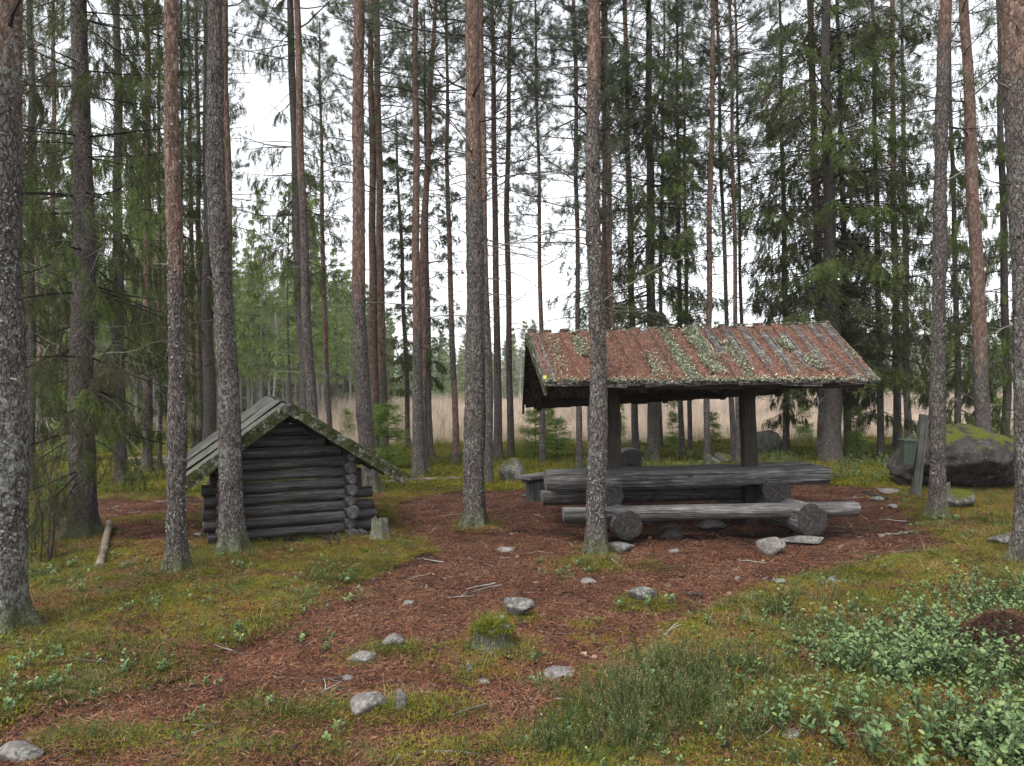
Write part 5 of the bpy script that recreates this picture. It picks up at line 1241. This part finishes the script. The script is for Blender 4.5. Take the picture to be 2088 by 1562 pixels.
# ------------------------------------------------------------------ stumps, poles, fallen trunks, roots
def stump(px, py, w, h, label, moss, seed):
    g = G(px, py); D = GD(px, py); r0 = w / 2 * D / F; H = h * D / F; gz = float(ground_z(np.array([g[0]]), np.array([g[1]]))[0])
    loc = np.array([g[0], g[1] + r0 * .8, gz]); e = thing('tree_stump', loc, label, 'stump'); seg, n = 40, 16
    th = np.arange(seg) / seg * 6.283; zs = np.linspace(-.04, 1, n)
    fl = 1 + .45 * np.exp(-np.maximum(zs, 0) / .25); rad = r0 * .8 * fl[:, None] * (1 + .12 * np.sin(th * 5 + seed)[None]) * (1 + .05 * fbm(np.stack([np.tile(np.cos(th) * 6, n), np.tile(np.sin(th) * 6, n), np.repeat(zs, seg)], -1) + seed, 3).reshape(n, seg))
    top = 1 + .5 * fbm(np.stack([np.cos(th) * 2.5, np.sin(th) * 2.5, 0 * th + seed], -1), 3)
    Z = zs[:, None] * H * np.where(zs[:, None] > 0, top[None], 1)
    b = MB(); V = np.stack([rad * np.cos(th), rad * np.sin(th), Z], -1); b.add(V, grid_faces(seg, n, True))
    rim = V[-1]; c = rim.mean(0); q = [rim] + [c + (rim - c) * f + np.array([0, 0, -.012 * (1 - f)]) for f in (.8, .5, .2)]; b.add(np.concatenate(q), grid_faces(seg, 4, True)); 
    b.add(q[-1], np.arange(seg)[None])
    put('wood', b.mesh('wood', [M['stump_wood']]), e, T(loc))
    if moss:
        rs = np.random.default_rng(seed); m = 3800; a = rs.uniform(0, 6.28, m); rr = r0 * 1.12 * np.sqrt(rs.random(m)); v, f, t = blades(m, 1e-4, .026, .006, 1.2, rs, pts=1, tint=(.2, .75))
        zz = H * 1.0 + .02 - .035 * (rr / r0) ** 2 + .012 * rs.normal(size=m); front = np.sin(a) > -.75; zz = np.where(rr > r0 * .8, zz - rs.uniform(0, .6, m) * H * (front | (np.sin(a * 7) > .3)) * rs.random(m), zz)
        off = np.stack([rr * np.cos(a), rr * np.sin(a), zz], -1); bb = MB(); bb.add(v + np.repeat(off, 3, 0), f, t)
        k = 24; u_ = np.linspace(0, 6.283, k + 1)[:-1]; dome = [np.stack([r0 * .92 * s_ * np.cos(u_), r0 * .92 * s_ * np.sin(u_), np.full(k, H * 1.0 + .014 - .03 * s_ ** 2)], -1) for s_ in (1., .7, .4, .12)]
        bb.add(np.concatenate(dome), grid_faces(k, 4, True), .3); bb.add(dome[-1], np.arange(k)[None], .3)
        put('moss_cap', bb.mesh('moss_cap', [M['moss']], False), e, T(loc), 'stuff')
M['stump_wood'] = mat('stump_wood', lambda t: (t.col(t.mix(t.ramp(t.noise(t.coord(), 14, 5, .7), [(.46, 0.), (.56, .85)]), t.ramp(t.noise(t.coord('Object', (30, 30, 3)), 3, 5, .7), [(.38, (.025, .022, .02)), (.5, (.12, .115, .105)), (.68, (.27, .26, .245))]), (.09, .10, .045))), t.bump(t.noise(t.coord('Object', (30, 30, 3)), 3, 5, .7), .8, .01)), .95, .1)
stump(1003, 1335, 88, 48, 'broken grey stump capped with bright green moss on the path', True, 3)
stump(772, 1108, 40, 38, 'small weathered grey green stump at the right corner of the shed', False, 8)
stump(1930, 1010, 30, 20, 'low rotten stump at the foot of the big boulder', False, 9)
o = log_obj('fallen_pole', G(203, 1168) + [0, 0, .05], G(224, 1078) + [0, 0, .07], .042, .040, None, [M['pale_log'], M['pale_log']], seed=90); tag(o, 'short pale brown pole lying beside the left spruce', 'pole')
o = log_obj('fallen_tree', G(786, 992) + [0, 0, .05], G(946, 983) + [0, 0, .06], .05, .035, None, [M['stick'], M['stick']], seed=91, bend=.02); tag(o, 'long thin fallen trunk lying between the shed and the middle pine', 'fallen trunk')
o = log_obj('fallen_tree', G(262, 950) + [0, 0, .12], G(352, 946) + [0, 0, .12], .09, .08, None, [M['pale_log'], M['end']], seed=92); tag(o, 'fallen trunk lying far behind the left pines', 'fallen trunk')
o = log_obj('fallen_tree', G(330, 956) + [0, 0, .1], G(425, 952) + [0, 0, .12], .07, .06, None, [M['pale_log'], M['end']], seed=93); tag(o, 'shorter fallen trunk right behind the slim reddish pine', 'fallen trunk')
o = log_obj('firewood_log', SH(.83, .02, .045), SH(.80, .55, .045), .042, .04, None, LG, seed=94); tag(o, 'short round log on the ground at the shed corner', 'firewood log')
def stick(pts, r0, label, m='stick', name='fallen_branch', cat='fallen branch', side=True, seed=0):
    p = np.array([G(a, c) + [0, 0, r0 * .7] for a, c in pts]); t = np.linspace(0, 1, len(p)); tt = np.linspace(0, 1, 18)
    Q = np.stack([np.interp(tt, t, p[:, k]) for k in range(3)], -1); rs = np.random.default_rng(seed); Q[:, :2] += rs.normal(0, r0 * .35, (18, 2)); Q[:, 2] = ground_z(Q[:, 0], Q[:, 1]) + r0 * .7
    c0 = Q[0].copy(); b = MB(); v, q = tubes((Q - c0)[None], (np.linspace(1, .45, 18) * r0 * rs.uniform(.85, 1.15, 18))[None], 7); b.add(v, q)
    if side:
        for k in (6, 11):
            d = nrm(Q[k + 1] - Q[k]); d2 = nrm(d + np.cross(d, [0, 0, 1]) * rs.choice([-1, 1]) * .9); P2 = poly((Q[k] - c0)[None], d2[None], .25 * np.linalg.norm(Q[-1] - Q[0]), 4, 0, .1, rs)
            P2[..., 2] = np.maximum(P2[..., 2], 0); v, q = tubes(P2, np.linspace(r0 * .5, r0 * .2, 5)[None], 5); b.add(v, q)
    o = put(name, b.mesh(name, [M[m]]), None, T(c0)); tag(o, label, cat)
stick([(690, 1262), (740, 1250), (800, 1246), (822, 1240)], .013, 'long pale root running over the moss in the path', 'stick', 'root', 'root', False, 1)
stick([(800, 1548), (860, 1540), (940, 1545), (1010, 1556), (1060, 1560)], .011, 'grey scaly root crossing the path at the bottom of the photo', 'stick', 'root', 'root', False, 2)
stick([(1240, 1140), (1270, 1160), (1310, 1172), (1345, 1190)], .012, 'thin pale root running out from the pine at the table', 'stick', 'root', 'root', False, 3)
stick([(938, 1172), (965, 1166), (1000, 1170)], .014, 'short forked grey stick in the middle of the clearing', seed=4)
stick([(925, 1137), (970, 1140), (1010, 1152)], .010, 'thin grey stick above the short forked one', seed=5)
stick([(885, 1115), (905, 1108)], .010, 'tiny curved stick near the shed stump', seed=6, side=False)
stick([(-10, 1505), (60, 1490), (110, 1466)], .014, 'dark branch lying in the bottom left corner above the stone', 'post_wood', seed=7)
stick([(1790, 1094), (1830, 1092), (1862, 1084)], .028, 'weathered grey branch stub on the needles right of the table', seed=8)
stick([(1760, 1004), (1795, 1012), (1812, 1018)], .035, 'dark twisted root by the flat stones left of the bin', 'post_wood', 'root', 'root', False, 9)
stick([(812, 1402), (840, 1403), (876, 1404)], .005, 'thin straight pale stick above the upright stone', side=False, seed=10)
stick([(850, 1353), (880, 1352)], .008, 'small whitish bark strip left of the stump', side=False, seed=11)
stick([(890, 1352), (930, 1352)], .007, 'small brown wood strip left of the stump', 'pale_log', side=False, seed=12)
stick([(1175, 1240), (1205, 1243), (1240, 1245)], .010, 'dark lichened stick left of the pointed stone', 'post_wood', seed=13)
stick([(1390, 1118), (1420, 1124), (1450, 1120)], .007, 'pale forked stick in front of the table shade', seed=14)
stick([(1960, 1080), (1990, 1086)], .010, 'pale stick in the grass beyond the leaning pine', side=False, seed=15)
stick([(190, 1500), (200, 1562)], .011, 'dark stub of wood at the bottom left', 'post_wood', side=False, seed=16)
# bark piece
g = G(1415, 1215); b = MB(); nu, nv = 10, 5; a, c = np.meshgrid(np.linspace(-.07, .07, nu), np.linspace(-.6, .6, nv))
V = np.stack([a, .035 * np.sin(c) * 1.2, .03 * np.cos(c) - .005 + .006 * np.sin(a * 60)], -1).reshape(-1, 3); b.add(np.concatenate([V, V - [0, 0, .005]]), np.concatenate([grid_faces(nu, nv), grid_faces(nu, nv)[:, ::-1] + nu * nv]))
o = put('bark_piece', b.mesh('bark_piece', [M['post_wood']]), None, T(g) @ Matrix.Rotation(-.3, 4, 'Z')); tag(o, 'curved piece of dark bark lying right of the pointed stone', 'bark piece')

# bare bush left of the spruce
def bush(px, py, H, label, seed, n=7):
    g = G(px, py); rs = np.random.default_rng(seed); az = rs.uniform(0, 6.28, n); P1 = poly(np.zeros((n, 3)) + rs.normal(0, .04, (n, 3)) * [1, 1, 0], np.stack([np.cos(az) * .4, np.sin(az) * .4, np.ones(n)], -1), H * rs.uniform(.5, 1.1, n), 8, .15, .09, rs)
    b = MB(); v, q = tubes(P1, np.broadcast_to(np.linspace(.006, .002, 9), (n, 9)), 5); b.add(v, q, .2)
    p, tg = samp(P1, rs.uniform(.25, .98, (n, 9))); P2 = poly(p, tg + rs.normal(0, .6, p.shape), H * .22, 4, .1, .12, rs); v, q = tubes(P2, np.broadcast_to(np.linspace(.003, .001, 5), (len(p), 5)), 3); b.add(v, q, .3)
    p, tg = samp(P2, rs.uniform(.25, .98, (len(P2), 3))); P3 = poly(p, tg + rs.normal(0, .6, p.shape), H * .08, 2, .1, .12, rs); v, q = tubes(P3, np.full((len(p), 3), .0012), 3); b.add(v, q, .3)
    o = put('bare_bush', b.mesh('bare_bush', [M['twig']], False), None, T(g)); tag(o, label, 'bush')
bush(100, 1150, 1.15, 'leafless dark bush between the left edge pine and the spruce', 1)
bush(75, 1130, .8, 'small leafless shrub close to the left edge pine', 2, 5)
bush(680, 1120, .28, 'dry bent stalks before the gap under the shed', 3, 6)

# ant hill
b = MB(); nu, nv = 60, 22; a = np.linspace(0, 6.283, nu + 1)[:-1]; rr_ = np.linspace(0.01, 1, nv)
X = np.outer(rr_, np.cos(a)) * .36; Y = np.outer(rr_, np.sin(a)) * .33; Z = (.27 * np.cos(rr_ * np.pi / 2)[:, None] ** 1.2) * np.ones(nu)
V = np.stack([X, Y, Z], -1).reshape(-1, 3); V[:, 2] += .018 * fbm(V * 12, 3) - .02
ah = thing('ant_hill', (ANT[0], ANT[1], 0), 'low brown ant hill of dry needles at the right edge', 'ant hill')
M['hill'] = mat('hill', lambda t: (t.col(t.ramp(t.noise(t.coord(), 70, 5, .7), [(.4, (.010, .008, .007)), (.55, (.04, .025, .02)), (.7, (.09, .055, .042))])), t.bump(t.noise(t.coord(), 90, 4), 1., .02)), 1., .05)
b.add(V, grid_faces(nu, nv, True)); put('mound', b.mesh('mound', [M['hill']]), ah, T((ANT[0], ANT[1], 0)))
rs = np.random.default_rng(8); n = 5200; q = np.sqrt(rs.random(n)); a = rs.uniform(0, 6.28, n); c = np.stack([q * np.cos(a) * .36, q * np.sin(a) * .33, .27 * np.cos(q * np.pi / 2) ** 1.2 - .012], -1); c[:, 2] += rs.uniform(0, .016, n)
d = nrm(rs.normal(0, 1, (n, 3)) * [1, 1, .45]); sv = nrm(np.cross(d, [0, 0, 1.])) * .0013; L_ = rs.uniform(.015, .032, (n, 1)); V = np.stack([c - d * L_, c - sv, c + sv, c + d * L_], 1)
b = MB(); b.add(V, (np.array([[0, 1, 2], [1, 3, 2]])[None] + (np.arange(n) * 4)[:, None, None]).reshape(-1, 3), np.repeat(rs.random(n) ** 1.6 * .85, 4)); put('needles', b.mesh('needles', [M['needle']], False), ah, T((ANT[0], ANT[1], 0)), 'stuff')

FEET = [(a, c, w) for a, c, w in ((362, 1165, 60), (479, 1128, 70), (972, 1072, 70), (1222, 1125, 70), (1908, 1058, 60), (172, 1095, 80), (20, 1290, 120), (2080, 1150, 110), (740, 1462, 90), (817, 1462, 40), (796, 1326, 60), (738, 1352, 60), (1058, 1266, 60), (1312, 1228, 60), (1003, 1340, 100), (772, 1108, 60), (1966, 1030, 200), (1045, 990, 80), (20, 1552, 90), (855, 978, 40), (742, 1005, 40))]
pts = []
for a, c, w in FEET:
    g = G(a, c); rad = w / 2 / F * GD(a, c)
    m = int(14 + 60 * rad / .3); th = rng.uniform(0, 6.28, m); q = rad * rng.uniform(.8, 1.5, m)
    pts.append(np.stack([g[0] + q * np.cos(th), g[1] + rad * .8 + q * np.sin(th) * .9, 0 * th], -1))
pts = np.concatenate(pts); pts[:, 2] = ground_z(pts[:, 0], pts[:, 1]) + .005
gn_scatter('moss_collars', pts, np.stack([rng.normal(0, .3, len(pts)), rng.normal(0, .3, len(pts)), rng.uniform(0, 6.28, len(pts))], -1), rng.uniform(.5, 1.0, len(pts)), rng.integers(0, 7, len(pts)), [moss_patch(i + 600, .15, .75) for i in range(4)] + [grass_tuft(610 + i, n=22, h=.09, dry=.6) for i in range(3)], 'moss and grass grown up around stones and tree feet')

# ------------------------------------------------------------------ bin on its post, metal box, rear bench
M['bin_green'] = mat('bin_green', lambda t: t.col(t.ramp(t.noise(t.coord(), 18, 5, .7), [(.3, (.022, .034, .024)), (.7, (.045, .065, .046))])), .5, .4)
M['post_grey'] = mat('post_grey', lambda t: wood_build(t, (.06, .065, .055), (.12, .125, .105), (.19, .19, .165)), .9, .1)
Db = GD(1868, 1014)
pb_, pt_ = P(1866, 1016, Db), P(1884, 845, Db)
bt = thing('waste_bin', (pb_[0], pb_[1], 0), 'small dark green waste bin hung on a leaning grey post', 'waste bin')
board('post', pb_, pt_, .125, .07, bt, M['post_grey'], up=(0, 1, 0), seed=3)
cb = P(1850, 921, Db - .06); w_, h_ = .165, .36
def tapered(cx, z0, z1, wx0, wx1, wy0, wy1):
    v = []
    for z, wx, wy in ((z0, wx0, wy0), (z1, wx1, wy1)):
        e = .15
        for sx, sy in ((-1, -1 + e), (-1 + e, -1), (1 - e, -1), (1, -1 + e), (1, 1 - e), (1 - e, 1), (-1 + e, 1), (-1, 1 - e)): v.append((cx[0] + sx * wx / 2, cx[1] + sy * wy / 2, z))
    return np.array(v)
def closed(b, v, mi=0):
    f = grid_faces(8, 2, True); b.add(v, f, .5, mi); b.add(v[:8], np.arange(8)[None, ::-1], .5, mi); b.add(v[8:], np.arange(8)[None], .5, mi)
Mb = T(cb) @ Matrix.Rotation(R(4), 4, 'Y')
b = MB(); closed(b, tapered((0, 0), -.18, .16, .155, .195, .15, .19)); o = put('bin', b.mesh('bin', [M['bin_green']], False), bt, Mb)
b = MB(); closed(b, tapered((0, 0), .158, .178, .225, .225, .22, .22)); closed(b, tapered((0, 0), .178, .192, .205, .18, .2, .17)); put('lid', b.mesh('lid', [M['bin_green']], False), bt, Mb)
b = MB(); closed(b, tapered((.115, .03), .06, .14, .05, .05, .03, .03)); put('bracket', b.mesh('bracket', [M['metal_dark'] if 'metal_dark' in M else M['bin_green']], False), bt, Mb)

M['black_metal'] = mat('black_metal', lambda t: t.col(t.ramp(t.noise(t.coord(), 14, 6, .75), [(.35, (.012, .012, .013)), (.6, (.03, .028, .028)), (.75, (.07, .045, .035))])), .55, .45)
Dm = 11.2; mc = P(1285, 945, Dm); sc_ = Dm / F
mbx = thing('metal_box', (mc[0], mc[1], 0), 'black metal box with a rounded lid standing behind the table', 'metal box')
wx, wy = 44 * sc_, .38; z0 = P(1284, 963, Dm)[2]; z1 = P(1284, 926, Dm)[2]; z2 = P(1284, 914, Dm)[2]
b = MB(); V = tapered((mc[0], mc[1]), z0 - .05, z1, wx * .94, wx * .94, wy, wy); closed(b, V); put('body', b.mesh('body', [M['black_metal']], False), mbx)
th = np.linspace(0, np.pi, 11); pr = np.stack([np.cos(th) * wx * .52, np.sin(th) * (z2 - z1)], -1); pr = np.concatenate([[[wx * .52, -.02]], pr, [[-wx * .52, -.02]]])
V = np.concatenate([np.stack([mc[0] + pr[:, 0], np.full(len(pr), mc[1] + s_ * wy * .56), z1 + pr[:, 1]], -1) for s_ in (-1, 1)]); m = len(pr)
b = MB(); b.add(V, grid_faces(m, 2, True)); b.add(V[:m], np.arange(m)[None]); b.add(V[m:], np.arange(m)[None, ::-1]); put('lid', b.mesh('lid', [M['black_metal']], False), mbx)
b = MB(); k = P(1286, 945, Dm - wy / 2 - .02); th = np.arange(12) / 12 * 6.283
for j, (dy, rr_) in enumerate(((0, .010), (-.012, .022), (-.028, .022), (-.034, .012))): b.add(np.stack([k[0] + rr_ * np.cos(th), np.full(12, k[1] + dy), k[2] + rr_ * np.sin(th)], -1), np.arange(12)[None]) if j in (3,) else None
rings = np.concatenate([np.stack([k[0] + rr_ * np.cos(th), np.full(12, k[1] + dy), k[2] + rr_ * np.sin(th)], -1) for dy, rr_ in ((.02, .008), (0, .010), (-.012, .022), (-.028, .022), (-.034, .012))]); b.add(rings, grid_faces(12, 5, True)); put('knob', b.mesh('knob', [M['black_metal']]), mbx)
for sx in (-1, 1):
    for sy in (-1, 1):
        p = np.array([mc[0] + sx * wx * .4, mc[1] + sy * wy * .4, 0]); b = MB(); v, q = tubes(np.array([[[p[0], p[1], -.03], [p[0], p[1], z0 * .5], [p[0], p[1], z0]]]), np.full((1, 3), .018), 8); b.add(v, q); put('leg', b.mesh('leg', [M['black_metal']]), mbx)

Dr = 11.6; ra, rb = P(1066, 974, Dr - .1), P(1176, 962, Dr + .7)
rbn = thing('rear_bench', ((ra + rb) / 2 * [1, 1, 0]), 'low dark plank bench on stout blocks behind the left end of the table', 'bench')
board('plank', ra, rb, .36, .05, rbn, M['seat_wood'], seed=5, n=12); 
board('crosspiece', ra + [.03, 0, -.06], rb + [-.03, 0, -.06], .1, .055, rbn, M['post_wood'], seed=8)
for f in (.22, .82):
    q = ra + (rb - ra) * f; log_obj('block', [q[0], q[1], -.05], [q[0] + .001, q[1], q[2] - .085], .16, .15, rbn, LG, seed=int(f * 10))
# ------------------------------------------------------------------ the damp air
hm = bpy.data.materials.new('haze'); hm.use_nodes = True; nt = hm.node_tree; nt.nodes.clear()
pv = nt.nodes.new('ShaderNodeVolumePrincipled'); pv.inputs['Color'].default_value = (.93, .96, 1, 1); pv.inputs['Density'].default_value = .0006; pv.inputs['Anisotropy'].default_value = .2
om = nt.nodes.new('ShaderNodeOutputMaterial'); nt.links.new(pv.outputs[0], om.inputs['Volume'])
b = MB(); hx = np.array([(x, y, z) for x in (-950, 950) for y in (-14, 905) for z in (-2., 24.)])
b.add(hx, np.array([[0, 1, 3, 2], [4, 6, 7, 5], [0, 4, 5, 1], [2, 3, 7, 6], [0, 2, 6, 4], [1, 5, 7, 3]]))
o = put('haze', b.mesh('haze', [hm], False), None, None, 'stuff'); o['label'] = 'thin damp air over the field and the far wood'
print('objects', len(bpy.data.objects))
